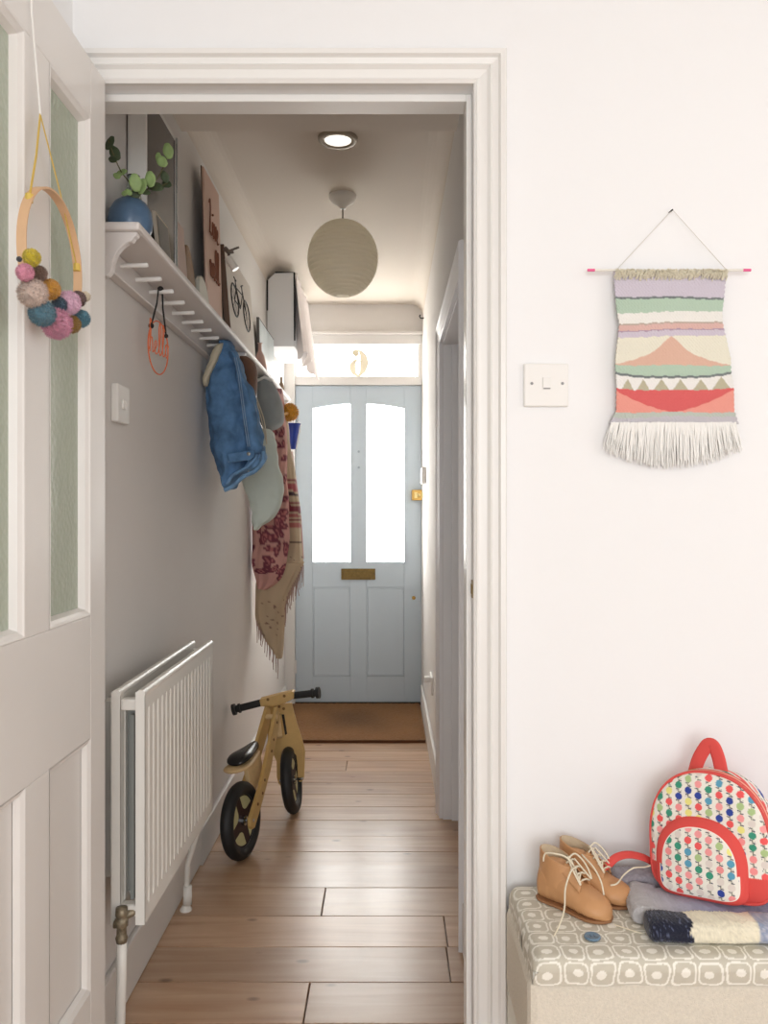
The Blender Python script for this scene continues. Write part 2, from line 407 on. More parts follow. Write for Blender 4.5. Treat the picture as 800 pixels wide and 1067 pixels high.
six = [(325, 215, 20), (345, 205, 60), (335, 180, 40), (370, 162, 18), (410, 185, 35), (440, 240, 62), (450, 310, 72), (436, 390, 58), (400, 450, 30), (370, 458, 20), (330, 435, 40), (312, 380, 55), (315, 330, 50), (345, 285, 28), (380, 275, 14), (402, 300, 14)]
w = MB(); stroke(w, smoothpts([(340 + a / 11.43, 350 + b / 11.43, c / 11.43 * 1.35) for a, b, c in six]), D, D + .014, .005)
part('house_number', w, mat('etched_number_glow', (196, 186, 164), .7, emit=.55), win, 'beige mirrored figure six on the glass')  # weak emission stands for daylight passing through the etched figure
w = MB()
for cur in ([(280, 130), (283, 200), (270, 265), (245, 268)], [(435, 125), (440, 170), (470, 160), (472, 130)], [(205, 475), (210, 400), (180, 380), (145, 420), (145, 455), (165, 460)],
            [(515, 475), (515, 400), (545, 380), (580, 420), (580, 455), (560, 462)], [(215, 360), (240, 330), (265, 345), (250, 365)], [(500, 330), (520, 345), (540, 375)], [(255, 130), (235, 200), (245, 265), (220, 330)], [(360, 120), (362, 150)]):
    pts = smoothpts([(a, b, 0) for a, b in cur]); w.tube([Vector((Xp(340 + a / 11.43, D), D + .016, Zp(350 + b / 11.43, D))) for a, b, _ in pts], .0022, 5)
part('scrollwork', w, mat('etched_scroll_glow', (214, 208, 184), .7, emit=.7), win, 'fine leaded scrolls around the number')  # scrolls glow a little too, standing for daylight from behind

w = MB(); T = .045
bx(w, 307.8, 326, 401.5, 731, t=T); bx(w, 421, 439, 401.5, 731, t=T); bx(w, 365, 382, 401.5, 731, t=T)
for x0, x1, ya, yb in ((326, 365, 425, 420.3), (382, 421, 420.3, 425)):
    arc = [(x0 + (x1 - x0) * k / 8, ya + (yb - ya) * (math.sin(k / 8 * PI / 2) if ya > yb else 1 - math.cos(k / 8 * PI / 2))) for k in range(9)]
    w.prism([(Xp(a, D), Zp(b, D)) for a, b in [(x0, 401.5)] + arc + [(x1, 401.5)]], (0, D, 0), (1, 0, 0), (0, 0, 1), (0, 1, 0), T)
    bx(w, x0, x1, 585, 611, t=T); bx(w, x0, x1, 704, 731, t=T)
    bx(w, x0, x1, 611, 704, t=.02, off=.016)
    # raised field and bevel of the lower panel
    d_ = D
    o = [(Xp(x0, D), Zp(611, D)), (Xp(x1, D), Zp(611, D)), (Xp(x1, D), Zp(704, D)), (Xp(x0, D), Zp(704, D))]
    def inset(k): return [(Xp(x0 + k, D), Zp(611 + k, D)), (Xp(x1 - k, D), Zp(611 + k, D)), (Xp(x1 - k, D), Zp(704 - k, D)), (Xp(x0 + k, D), Zp(704 - k, D))]
    w.loft([[(a, D + yy, b) for a, b in inset(k)] for k, yy in ((0, .001), (1.2, -.003), (2.2, .006), (3.0, .015), (6, .013), (8.0, .007), (12, .006))], True, True)
door2 = struct('door_2', w, M['blue'], 'pale blue front door with two tall glazed panels', bevel=.002)
for x0, x1, a, b in ((326, 365, 425, 420.3), (382, 421, 420.3, 425)):
    w = MB(); w.prism([(Xp(p, D), Zp(q, D)) for p, q in [(x0 - 1, a - 2), (x1 + 1, b - 2), (x1 + 1, 586), (x0 - 1, 586)]], (0, D + .018, 0), (1, 0, 0), (0, 0, 1), (0, 1, 0), .006)
    part('glass_pane', w, daylit, door2, 'bright frosted door pane')
w = MB(); bx(w, 355.5, 391, 592, 603.5, t=.008, off=-.008); bx(w, 359, 388, 594.5, 601, t=.004, off=-.012)
for sx in (357, 389.5): w.lathe([(.0001, -.012), (.003, -.011), (.004, -.008)], (Xp(sx, D), D, Zp(597.7, D)), (0, 1, 0), 10)
part('letterbox', w, M['oldbrass'], door2, 'aged brass letter plate', bevel=.002)
w = MB(); bx(w, 429, 443, 510, 521, t=.03, off=-.032)
part('rim_lock', w, M['brass'], door2, 'brass rim lock', bevel=.003)
w = MB(); bx(w, 431.5, 434.5, 512.5, 518.5, t=.006, off=-.038); bx(w, 438.5, 441.5, 512.5, 518.5, t=.006, off=-.038); w.lathe([(.0001, -.052), (.009, -.05), (.010, -.032)], (Xp(436, D), D, Zp(515.5, D)), (0, 1, 0), 16)
part('latch_knob', w, mat('pale_brass', (214, 196, 140), .35, metal=.7), door2)
w = MB(); w.lathe([(.0001, -.010), (.009, -.009), (.0115, -.005), (.012, 0)], (Xp(431, D), D, Zp(622.5, D)), (0, 1, 0), 16)
part('keyhole_cover', w, M['brass'], door2, 'small round brass keyhole cover')
for yy in (470, 486.5):
    w = MB(); w.lathe([(.0001, -.006), (.006, -.005), (.0075, 0)], (Xp(373.7, D), D, Zp(yy, D)), (0, 1, 0), 12)
    part('stud', w, mat('grey_stud', (150, 165, 178), .4), door2)
for yy in (450, 694):
    w = MB(); w.box(Xp(306.6, D), Xp(309, D), D - .012, D, Zp(yy, D) - .04, Zp(yy, D) + .04); w.tube([(Xp(307.6, D), D - .012, Zp(yy, D) - .04), (Xp(307.6, D), D - .012, Zp(yy, D) + .04)], .005, 8)
    part('hinge', w, M['trimw'], door2)

w = MB(); w.box(HX0, HX1, D - .01, D + .09, LZ - .03, Zp(731, D) + .001); struct('trim_7', w, M['dark'], 'dark strip added under the front door to block light')  # strip added to stop outside light leaking in below the door
# doormat
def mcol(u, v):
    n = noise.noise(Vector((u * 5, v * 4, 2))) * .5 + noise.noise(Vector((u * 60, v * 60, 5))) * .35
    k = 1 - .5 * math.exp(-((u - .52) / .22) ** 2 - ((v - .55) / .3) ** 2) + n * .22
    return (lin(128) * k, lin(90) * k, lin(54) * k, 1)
w = MB(); mx0, mx1, my0, my1 = -.628, .192, 4.335, 5.17
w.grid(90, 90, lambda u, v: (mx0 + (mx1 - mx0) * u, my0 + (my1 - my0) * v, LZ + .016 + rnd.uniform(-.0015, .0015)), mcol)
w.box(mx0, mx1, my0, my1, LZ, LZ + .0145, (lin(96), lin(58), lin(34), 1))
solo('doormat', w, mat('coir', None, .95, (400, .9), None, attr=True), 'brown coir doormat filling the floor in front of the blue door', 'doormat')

# little fittings on the right hallway wall
w = MB(); w.box(HX1 - .024, HX1, 4.72, 4.90, Zp(504, 4.85), Zp(487, 4.85))
t = solo('door_chime', w, M['white'], 'small white plastic box on wall beside the brass lock', 'chime', bevel=.006)
w = MB(); w.box(HX1 - .026, HX1 - .024, 4.76, 4.80, Zp(502, 4.8), Zp(498, 4.8)); part('button', w, M['trimw'], t)
w = MB(); w.box(HX1 - .01, HX1, 3.95, 4.10, .315, .40)
t = solo('wall_socket', w, M['white'], 'white socket plate low on the right hallway wall', 'socket', bevel=.003)
w = MB(); w.box(HX1 - .04, HX1 - .01, 4.0, 4.04, .365, .392); part('plug', w, M['white'], t, bevel=.004)
w = MB(); w.tube([(HX1, 5.0, Zp(331, 5)), (HX1 - .02, 5.0, Zp(331, 5)), (HX1 - .026, 5.0, Zp(329, 5)), (HX1 - .022, 5.0, Zp(327.5, 5))], .004, 8)
solo('wall_hook', w, M['black'], 'tiny dark hook high on wall right of the top light', 'hook')

# ------------------------------------------------------------------ near door leaf (standing open)
LX = -.55; LT = .038
def ld(px): return LX * FOC / (px - CX)
e0, e1, m0, m1, s0, s1 = 1.607, ld(94.5), ld(51.5), ld(26), ld(26) - .235, ld(26) - .235 - .115
zt, zg1, zg0, zp1, zp0, zb = 2.026, 1.919, .998, .772, .305, .006
w = MB()
def lb(y0, y1, z0, z1, xo=0, xi=LT): w.box(LX - xi, LX - xo, y0, y1, z0, z1)
lb(e1, e0, zb, zt); lb(s1, s0, zb, zt); lb(s0, e1, zg1, zt); lb(s0, e1, zp1, zg0); lb(s0, e1, zb, zp0)
lb(m1, m0, zg0, zg1); lb(m1, m0, zp0, zp1)
for a, b in ((m0, e1), (s0, m1)):
    lb(a, b, zp0, zp1, .014, LT - .014)
    for z0, z1, kk in ((zg0, zg1, .018), (zp0, zp1, .013)):     # ovolo mouldings
        pr = [(0, .0), (.003, -.0012), (.006, .002), (.012, .006), (.016, kk - .003), (.017, kk)]
        if kk < .015: pr = [(0, 0), (.002, .001), (.008, .004), (.012, .010), (.013, kk)]
        w.loft([[(LX - dep, a + o, z0 + o), (LX - dep, b - o, z0 + o), (LX - dep, b - o, z1 - o), (LX - dep, a + o, z1 - o)] for o, dep in pr], False, True)
leaf = struct('door_1', w, M['leafpaint'], 'open white panelled door with frosted glass, standing into the near room', bevel=.0015)
fg = mat('reeded_green_glass', (190, 200, 182), .3, (95, .9, 'voronoi'), trans=.12)
for a, b in ((m0, e1), (s0, m1)):
    w = MB(); w.box(LX - .024, LX - .0175, a + .001, b - .001, zg0 + .001, zg1 - .001); part('glass_pane', w, fg, leaf, 'textured pale green frosted pane')
for zz in (.25, 1.05, 1.8):
    w = MB(); w.tube([(LX - .001 - LT, e0 + .004, zz - .045), (LX - LT - .001, e0 + .004, zz + .045)], .005, 8); part('hinge', w, M['gloss'], leaf)
w = MB(); w.lathe([(.001, 0), (.02, 0), (.022, .004), (.008, .008), (.008, .02), (.02, .03), (.024, .042), (.018, .052), (.0001, .055)], (LX, s1 + .05, .98), (1, 0, 0), 24)
part('door_knob', w, M['brass'], leaf, smooth=True)

# pom-pom hoop hanging on the leaf
hc = Vector((-.531, 1.306, 1.585)); hr = .107
t = thing('pompom_hoop', 'wooden hoop with colourful wool pom-poms hanging on the open door', 'wall hanging', (hc.x, hc.y, hc.z - hr))
w = MB(); rings = []
for k in range(72):
    a = 2 * PI * k / 72
    q = lambda r, dx: Vector((hc.x + dx, hc.y + math.cos(a) * r, hc.z + math.sin(a) * r))
    rings.append([q(hr, -.007), q(hr + .003, -.007), q(hr + .003, .007), q(hr, .007)])
rings.append(rings[0]); w.loft(rings, False, True)
part('hoop', w, M['hoop'], t)
apex = Vector((-.535, 1.272, 1.80)); 
la = hc + Vector((0, math.cos(2.45) * hr, math.sin(2.45) * hr)); ra = hc + Vector((0, math.cos(.2) * hr, math.sin(.2) * hr))
w = MB()
for q in (la, ra):
    w.tube([apex, apex.lerp(q, .5) + Vector((.002, 0, 0)), q], .0032 if q is la else .0024, 6, flat=.25, up=(1, 0, 0))
    w.tube([q + Vector((0, -.001, -.006)), q + Vector((0, .0, .006))], .006, 8)
part('ribbon', w, mat('mustard_ribbon', (222, 190, 92), .5), t)
w = MB(); w.tube([apex, Vector((-.544, 1.262, 1.95)), Vector((-.5462, 1.262, zt + .001)), Vector((-.58, 1.262, zt + .002))], .0016, 6)
part('string', w, M['white'], t)
poms = [(33, 268, 9, (214, 192, 50), .01), (26, 283.5, 9, (222, 150, 172), .012), (41, 284.5, 8, (132, 104, 90), 0), (34, 305, 15, (206, 184, 172), .012), (52, 301, 10.5, (216, 158, 62), .0),
        (44, 326, 13.5, (84, 122, 138), .018), (59, 337, 15.5, (216, 150, 176), .008), (62.5, 317, 8, (66, 92, 112), .004), (71.5, 315, 12, (228, 186, 208), .012), (81.5, 311, 8, (110, 82, 78), .002),
        (89, 308.5, 5.5, (222, 208, 184), -.004), (84.5, 331.5, 9, (86, 138, 158), .004), (75, 337.5, 9, (160, 124, 54), .0), (20, 269.5, 3, (70, 70, 74), 0)]
for i, (px, py, r, cc, dx) in enumerate(poms):
    X = -.52 + dx; d = X * FOC / (px - CX); p = P(px, py, d)
    w = MB(); w.ball(p, r * d / FOC * .93, 16, .06, seed=i); w.fuzz(p, r * d / FOC * .93, 1300 if r > 6 else 200, i)
    part('pompom', w, mat('wool_pompom_%d' % i, cc, 1, (600, .8), (90, .25), sheen=.4), t, '%s wool pom-pom' % ['yellow', 'pink', 'brown', 'pinkish beige', 'mustard', 'teal', 'large pink', 'dark teal', 'pale lilac pink', 'dark brown', 'cream', 'blue', 'olive brown', 'tiny grey'][i])

# ------------------------------------------------------------------ right wall: switch, woven hanging
w = MB(); Y = WALLY0
w.box(Xp(546, 1.62), Xp(592.5, 1.62), Y - .010, Y, Zp(423, 1.62), Zp(378, 1.62))
t = solo('connection_switch', w, M['white'], 'square white switch plate on the bright wall beside woven hanging', 'switch', bevel=.003)
w = MB(); w.box(Xp(565.5, 1.62), Xp(574, 1.62), Y - .0125, Y - .01, Zp(404.5, 1.62), Zp(392.5, 1.62)); part('rocker', w, M['white'], t, bevel=.001)
w = MB(); w.box(Xp(566, 1.62), Xp(573, 1.62), Y - .0132, Y - .0125, Zp(405, 1.62), Zp(403.8, 1.62)); part('indicator', w, mat('grey_mark', (150, 148, 146), .5), t)
for sx in (554, 586):
    w = MB(); w.lathe([(.0001, -.0118), (.0028, -.0112), (.003, -.01)], (Xp(sx, 1.62), Y, Zp(399, 1.62)), (0, 1, 0), 12); part('screw', w, mat('screw_grey', (150, 150, 148), .4), t)

def cx(a): return 600 + a / 3.68
def cy(b): return 210 + b / 3.68
WD = 1.612
t = thing('woven_wall_hanging', 'pastel striped woven wall hanging with white fringe on a dowel', 'wall hanging', (Xp(700, WD), WALLY0 - .01, Zp(490, WD)))
def interp(tab, v):
    if v <= tab[0][0]: return tab[0][1]
    for (a, x), (b, y_) in zip(tab, tab[1:]):
        if v <= b: return x + (y_ - x) * (v - a) / (b - a)
    return tab[-1][1]
Ledge = [(262, 143), (290, 145), (370, 150), (420, 155), (470, 165), (510, 160), (600, 150), (640, 150), (700, 155), (800, 155), (850, 128)]
Redge = [(262, 575), (290, 573), (365, 568), (420, 562), (470, 565), (490, 570), (600, 595), (650, 595), (710, 605), (800, 605), (850, 620)]
def wcol(X, Yc):
    wob = 2.0 * math.sin(X * .021) + 1.2 * math.sin(X * .13 + 1)
    v = Yc + wob; u = (X - 365) / 220
    lil, grn, wht, pnk, crm, drk = (208, 200, 212), (184, 206, 186), (240, 238, 232), (222, 184, 176), (236, 232, 214), (120, 128, 128)
    tilt = -7 * u
    if v < 365: c = lil
    elif v < 373: c = drk
    elif v < 422 + tilt: c = grn
    elif v < 462 + tilt: c = wht
    elif v < 468 + tilt: c = (190, 174, 160)
    elif v < 489 + tilt: c = pnk
    elif v < 493 + tilt: c = (176, 150, 172)
    elif v < 515 + tilt: c = (210, 200, 212)
    elif v < 632 + 0 * u and not (abs(X - 365) < (v - 515) * (1.15 + .9 * max(0, (v - 575) / 50))): c = crm
    elif v < 626: c = (224, 184, 164)
    elif v < 668 - 16 * u * u: c = grn
    elif v < 677 - 16 * u * u: c = drk
    elif v < 722 - 8 * u * u:
        c = (240, 238, 234)
        for k, (cc, hw) in enumerate(((197, 24), (258, 24), (328, 31), (402, 30), (480, 30), (558, 30))):
            if abs(X - cc) < hw * (Yc - 680 + (10 if k == 5 else 0)) / 42 + 1: c = (190, 184, 158)
    elif v < 806:
        hwid = 225 * max(0, 1 - (v - 722) / 86) ** .75
        c = (222, 102, 102) if abs(X - 375) < hwid else (238, 160, 146)
    elif v < 824 + 3 * math.sin(X * .01): c = (190, 198, 188)
    else: c = (198, 194, 200)
    k = .96 + .05 * math.sin(X * 1.2) * math.sin(Yc * 2.1) + .02 * noise.noise(Vector((X * .1, Yc * .6, 0)))
    return (lin(c[0]) * k, lin(c[1]) * k, lin(c[2]) * k, 1)
NU, NV = 150, 190
def wpos(u, v):
    Yc = 262 + (852 - 262) * v; a, b = interp(Ledge, Yc), interp(Redge, Yc); X = a + (b - a) * u + 1.5 * math.sin(Yc * .35)
    return X, Yc
def wfn(u, v):
    X, Yc = wpos(u, v); p = P(cx(X), cy(Yc), WD)
    return (p.x, WD - .003 * math.sin(u * 3 + v * 4) - .0006 * math.sin(u * NU * 1.4) * math.cos(v * NV * 1.2), p.z)
w = MB(); w.grid(NU, NV, wfn, lambda u, v: wcol(*wpos(u, v)))
part('woven_panel', w, M['attr'], t, solid=.003, smooth=True)
w = MB()
for k in range(420):
    X = 135 + (610 - 135) * k / 419 + rnd.uniform(-4, 4); topy = 846 + rnd.uniform(-3, 3)
    u = (X - 370) / 240; boty = 1010 - 68 * u * u + rnd.uniform(-28, 16); X2 = X + u * 22 + rnd.uniform(-10, 10)
    yy = WD + rnd.uniform(-.004, .006); p0 = P(cx(X), cy(topy), WD); p1 = P(cx((X + X2) / 2 + rnd.uniform(-5, 5)), cy((topy + boty) / 2), WD); p2 = P(cx(X2), cy(boty), WD)
    w.tube([(p0.x, WD - .003, p0.z), (p1.x, yy, p1.z), (p2.x, yy, p2.z)], [.0012, .0013, .0008], 5)
part('fringe', w, mat('ivory_wool', (246, 245, 241), .95, (500, .5)), t)
w = MB()
for k in range(520):
    X = 148 + (572 - 148) * rnd.random(); yy = 268 + rnd.uniform(-10, 10)
    p = P(cx(X), cy(yy), WD); q = P(cx(X + rnd.uniform(-9, 9)), cy(yy + rnd.uniform(10, 30)), WD)
    w.tube([(p.x, WD - .004, p.z), ((p.x + q.x) / 2, WD - .012, (p.z + q.z) / 2), (q.x, WD - .005, q.z)], .0011, 4)
part('looped_pile', w, mat('oatmeal_wool', (232, 226, 206), .95, (500, .5), (200, .1)), t)
w = MB(); w.tube([P(616, 281, WD - .004), P(778, 281, WD - .004)], .0024, 10); part('dowel', w, mat('pale_dowel', (236, 232, 222), .6), t)
pinkp = mat('pink_paint', (236, 98, 150), .5)
for a, b in ((612, 619.5), (774, 782)):
    w = MB(); w.tube([P(a, 281, WD - .004), P(b, 281, WD - .004)], .0028, 10)
    part('dowel_tip', w, pinkp, t, 'pink painted dowel end')
w = MB(); w.tube([P(642, 281, WD - .004), P(700.5, 218, WD + .008), P(757, 281, WD - .004)], .0008, 6); part('string', w, mat('cotton_string', (214, 210, 202), .8), t)
w = MB(); w.tube([P(700.5, 218, WD - .002), (Xp(700.5, WD), WALLY0, Zp(217.5, WD))], .0015, 8); part('nail', w, M['dark'], t)

# ------------------------------------------------------------------ radiator
RX, RY0, RY1, RZ0, RZ1 = -.52, 1.765, 2.445, .31, .81
t = thing('radiator', 'white double panel radiator on the left hallway wall', 'radiator', (-.56, (RY0 + RY1) / 2, RZ0))
def rpanel(xf):
    w = MB(); n = 18; pitch = (RY1 - RY0 - .04) / n
    prof = [(RY0, 0)]
    for k in range(n):
        y0 = RY0 + .02 + k * pitch
        for a, dx in ((.05, 0), (.16, -.009), (.32, -.009), (.43, 0), (.95, .0)): prof.append((y0 + a * pitch, dx))
    prof.append((RY1, 0)); rings = []
    for z, g in ((RZ0, 0), (RZ0 + .035, 0), (RZ0 + .055, 1), (RZ1 - .06, 1), (RZ1 - .04, 0), (RZ1 - .008, 0), (RZ1, -.6)):
        rings.append([(xf + dx * max(g, 0) + (g * .012 if g < 0 else 0), y_, z) for y_, dx in prof])
    w.loft(rings, False, False)
    w.box(xf - .020, xf - .0125, RY0, RY1, RZ0, RZ1 - .004)
    w.box(xf - .018, xf, RY0 - .001, RY0 + .004, RZ0, RZ1 - .003); w.box(xf - .018, xf, RY1 - .004, RY1 + .001, RZ0, RZ1 - .003)
    w.tube([(xf - .008, RY0 - .003, RZ1 - .008), (xf - .008, RY1 + .003, RZ1 - .008)], .0095, 12)
    return w
part('front_panel', rpanel(RX), M['radw'], t, bevel=0)
part('back_panel', rpanel(-.572), M['radw'], t)
w = MB()
for k in range(26):
    y0 = RY0 + .05 + k * .023; w.box(-.571, -.541, y0, y0 + .003, RZ0 + .05, RZ1 - .05)
w.box(-.560, -.552, RY0 + .03, RY1 - .03, RZ0 + .04, RZ1 - .06)
part('convector_fins', w, M['radgrey'], t)
for a_, b_ in ((RY0 + .004, RZ1 - .045), (RY0 + .004, RZ0 + .015), (RY1 - .03, RZ1 - .045), (RY1 - .03, RZ0 + .015)):
    w = MB(); w.box(-.573, -.537, a_, a_ + .026, b_, b_ + .025); part('end_connector', w, M['radw'], t, bevel=.004)
for yy in (RY0 + .12, RY1 - .12):
    w = MB(); w.box(HX0 + .001, -.593, yy, yy + .03, RZ0 + .05, RZ1 - .05); part('wall_bracket', w, M['radw'], t)
w = MB(); vx = -.566; vy = RY0 - .004
w.lathe([(.0001, -.03), (.011, -.028), (.013, -.018), (.0105, -.012), (.0105, .004), (.014, .008), (.014, .022), (.010, .026), (.0135, .03), (.012, .046), (.0001, .048)], (vx, vy - .006, RZ0 - .004), (0, 0, 1), 14)
w.tube([(vx, vy, RZ0 + .018), (vx + .02, vy + .014, RZ0 + .024), (vx + .028, vy + .02, RZ0 + .024)], .0085, 10)
w.lathe([(.0001, -.002), (.008, 0), (.008, .016), (.0001, .018)], (vx - .016, vy - .006, RZ0 + .006), (1, 0, 0), 12)
part('valve', w, mat('painted_brass_valve', (150, 138, 116), .4, (200, .5), (120, .45), metal=.5), t, 'worn brass valve', smooth=True)
w = MB(); w.tube([(vx, vy - .006, RZ0 - .03), (vx, vy - .006, RZ0 - .09), (vx - .004, vy + .002, RZ0 - .15), (vx - .012, vy + .02, .08), (vx - .012, vy + .024, .002)], .011, 12); part('pipe', w, M['radw'], t, smooth=True)
w = MB(); fy = RY1 - .01
w.tube([(-.545, fy, RZ0 + .01), (-.56, fy + .01, RZ0 - .05), (-.600, fy + .035, .14), (-.606, fy + .04, .0)], .008, 10); w.lathe([(.018, 0), (.018, .004), (.009, .016)], (-.606, fy + .04, 0), (0, 0, 1), 14); w.tube([(-.60, fy + .035, .02), (-.60, fy + .035, .075)], .013, 10)
part('tail_pipe', w, M['radw'], t, smooth=True)

# light switch on the left hall wall
w = MB(); w.box(HX0, HX0 + .018, 1.935, 2.022, 1.402, 1.492)
t = solo('light_switch', w, M['white'], 'white light switch on the left hall wall between door and shelf', 'switch', bevel=.004)
for k in (0, 1):
    w = MB(); w.box(HX0 + .018, HX0 + .023, 1.962 + k * .018, 1.972 + k * .018, 1.435, 1.456); part('rocker', w, M['white'], t, bevel=.001)

# ------------------------------------------------------------------ peg shelf
SX = -.531; SZ = 1.81; SY0, SY1 = 1.776, 4.49
t = thing('peg_shelf', 'long white shelf with wooden pegs on the left hallway wall', 'shelf', (-.6, 3.1, 1.7))
w = MB(); w.box(HX0, SX, SY0 - .012, SY1, SZ - .019, SZ); part('shelf_board', w, M['shelfw'], t, bevel=.006)
w = MB(); w.box(HX0, HX0 + .02, SY0, SY1 - .01, 1.737, SZ - .019); w.box(HX0, HX0 + .025, SY0 + .001, SY1 - .011, 1.7335, 1.741); part('peg_rail', w, M['shelfw'], t, bevel=.003)
bp = [(0, 0), (.110, 0), (.110, -.008)]
bp += [(.103, -.012), (.098, -.02)] + [(.098 - .040 * math.sin(k / 8 * PI / 2), -.02 - .052 * (1 - math.cos(k / 8 * PI / 2)) ** .8) for k in range(1, 9)] + [(.055, -.083), (.047, -.093), (.03, -.098), (0, -.098)]
for yy in (SY0, 3.12, SY1 - .035):
    w = MB(); w.prism(bp, (HX0, yy, SZ - .019), (1, 0, 0), (0, 0, 1), (0, 1, 0), .022); part('bracket', w, M['shelfw'], t, bevel=.002)
for k in range(22):
    yy = 1.946 + .116 * k
    w = MB(); w.tube([(HX0 + .02, yy, 1.768), (-.570, yy, 1.770), (-.566, yy, 1.770)], [.0052, .0058, .0045], 10); part('peg', w, M['pegw'], t, smooth=False)

# objects on the shelf
w = MB(); vc = (-.597, 1.915, SZ)
w.lathe([(.0001, .0), (.026, 0), (.040, .012), (.049, .034), (.0505, .052), (.047, .074), (.036, .093), (.022, .103), (.019, .105), (.0165, .102), (.0165, .07), (.0001, .07)], vc, (0, 0, 1), 48)
M['vase'] = mat('blue_glaze', (92, 120, 150), .3, (20, .1), (16, .35))
solo('round_vase', w, M['vase'], 'round blue glazed vase on the near end of the shelf', 'vase', smooth=True)
M['glass'] = mat('clear_glass', (225, 235, 230), .03, trans=1.0)
w = MB(); gb = (-.618, 2.005, SZ); w.lathe([(.0001, 0), (.02, 0), (.021, .01), (.0205, .13), (.015, .165), (.0135, .188), (.0155, .193), (.013, .193), (.012, .165), (.0185, .13), (.019, .012), (.0001, .008)], gb, (0, 0, 1), 28)
solo('glass_bottle', w, M['glass'], 'clear glass bottle standing behind the blue vase', 'bottle', smooth=True)
# eucalyptus
t = thing('eucalyptus_sprig', 'eucalyptus sprigs with round green leaves in the blue vase', 'plant', (-.597, 1.915, SZ + .09))
w = MB(); nk = Vector((-.597, 1.915, SZ + .08))
stemz = [[nk, P(138, 196, 1.90), P(126, 178, 1.86), P(118, 160, 1.84), P(113, 146, 1.83)], [nk, P(146, 196, 1.93), P(160, 190, 1.94), P(171, 172, 1.96), P(176, 152, 1.97)], [nk, P(141, 194, 1.9), P(141, 184, 1.9)], [nk, P(150, 198, 1.93), P(162, 196, 1.95), P(175, 190, 1.98)]]
for s_ in stemz: w.tube(smoothpts([tuple(q) for q in s_], 3), .0015, 6)
part('stems', w, mat('brown_green_stem', (96, 92, 60), .7), t)
lg, ldk = mat('leaf_pale_green', (150, 176, 112), .5, None, (60, .15)), mat('leaf_dark_green', (72, 86, 58), .55, None, (60, .2))
leaves = [(115, 149, 7, 0, -20, 1.83), (120, 159, 7, 0, 30, 1.84), (118, 166, 5, 0, 60, 1.84), (127, 180, 6.5, 1, 80, 1.86), (122, 183, 4, 1, 60, 1.85), (141, 190, 8, 1, 5, 1.87), (148.5, 194, 7.5, 1, -8, 1.88), (157, 186.5, 7.5, 1, 10, 1.90),
          (162, 195, 8, 0, 70, 1.93), (172, 184, 5.5, 0, 20, 1.97), (174, 192, 5.5, 0, 50, 1.98), (175.5, 157, 7, 1, 10, 1.95), (169, 168, 6.5, 1, 50, 1.94), (165, 163, 4, 1, 0, 1.95), (134, 200, 4, 1, 40, 1.87), (130, 201, 3.5, 1, 90, 1.87), (151, 200, 5, 0, 80, 1.89), (140, 202, 5, 0, 85, 1.89)]
for i, (px, py, r, g, ang, d) in enumerate(leaves):
    c = P(px, py, d); R = r * d / FOC * 1.15; a = math.radians(ang); nrm = Vector((rnd.uniform(-.5, .5), -1, rnd.uniform(-.3, .6))).normalized()
    u = Vector((math.cos(a), 0, math.sin(a))); u = (u - nrm * u.dot(nrm)).normalized(); v = nrm.cross(u)
    w = MB(); vs = [c]; fs = []
    for q in range(2):
        for k in range(16):
            th = 2 * PI * k / 16; rr_ = R * (q + 1) / 2 * (.86 if abs(math.sin(th)) > .5 else 1)
            vs.append(c + v * math.cos(th) * rr_ + u * math.sin(th) * rr_ * .82 - nrm * (-.12 * R * (q + 1) ** 2 / 4))
    for k in range(16):
        k2 = (k + 1) % 16; fs.append((0, 1 + k, 1 + k2)); fs.append((1 + k, 17 + k, 17 + k2, 1 + k2))
    w.add(vs, fs); part('leaf', w, lg if g else ldk, t, solid=.0006, smooth=True)

def panel(mb, x, d0, d1, z0, z1, t, lean=.0):
    """upright board parallel to the wall; face at x, thickness t towards the wall, leaning back at the top"""
    mb.prism([(d0, 0), (d1, 0), (d1, z1 - z0), (d0, z1 - z0)], (x, 0, z0), (0, 1, 0), (-lean, 0, 1), (-1, 0, 0), t)
# big picture: white deep frame, dark glazed front
t = thing('framed_picture', 'tall framed picture with dark glass, behind the blue vase', 'picture', (-.62, 2.19, SZ))
px_, a, b, zt_ = -.600, 2.047, 2.34, 2.245
w = MB(); w.box(-.640, px_ + .0, a, a + .012, SZ, zt_); w.box(-.640, px_, b - .012, b, SZ, zt_); w.box(-.640, px_, a, b, SZ, SZ + .012); w.box(-.640, px_, a, b, zt_ - .012, zt_); w.box(-.645, -.640, a, b, SZ, zt_)
part('frame', w, M['white'], t, bevel=.001)
w = MB(); w.box(px_ - .012, px_ - .001, a + .012, b - .012, SZ + .012, zt_ - .012); part('picture_glass', w, mat('dark_picture_glass', (70, 70, 72), .08, None, (5, .3)), t, 'dark reflective picture')
w = MB(); w.box(px_, px_ + .004, b - .006, b + .001, SZ, zt_); part('edge_strip', w, M['chrome'], t, 'bright metal edge', bevel=.001)
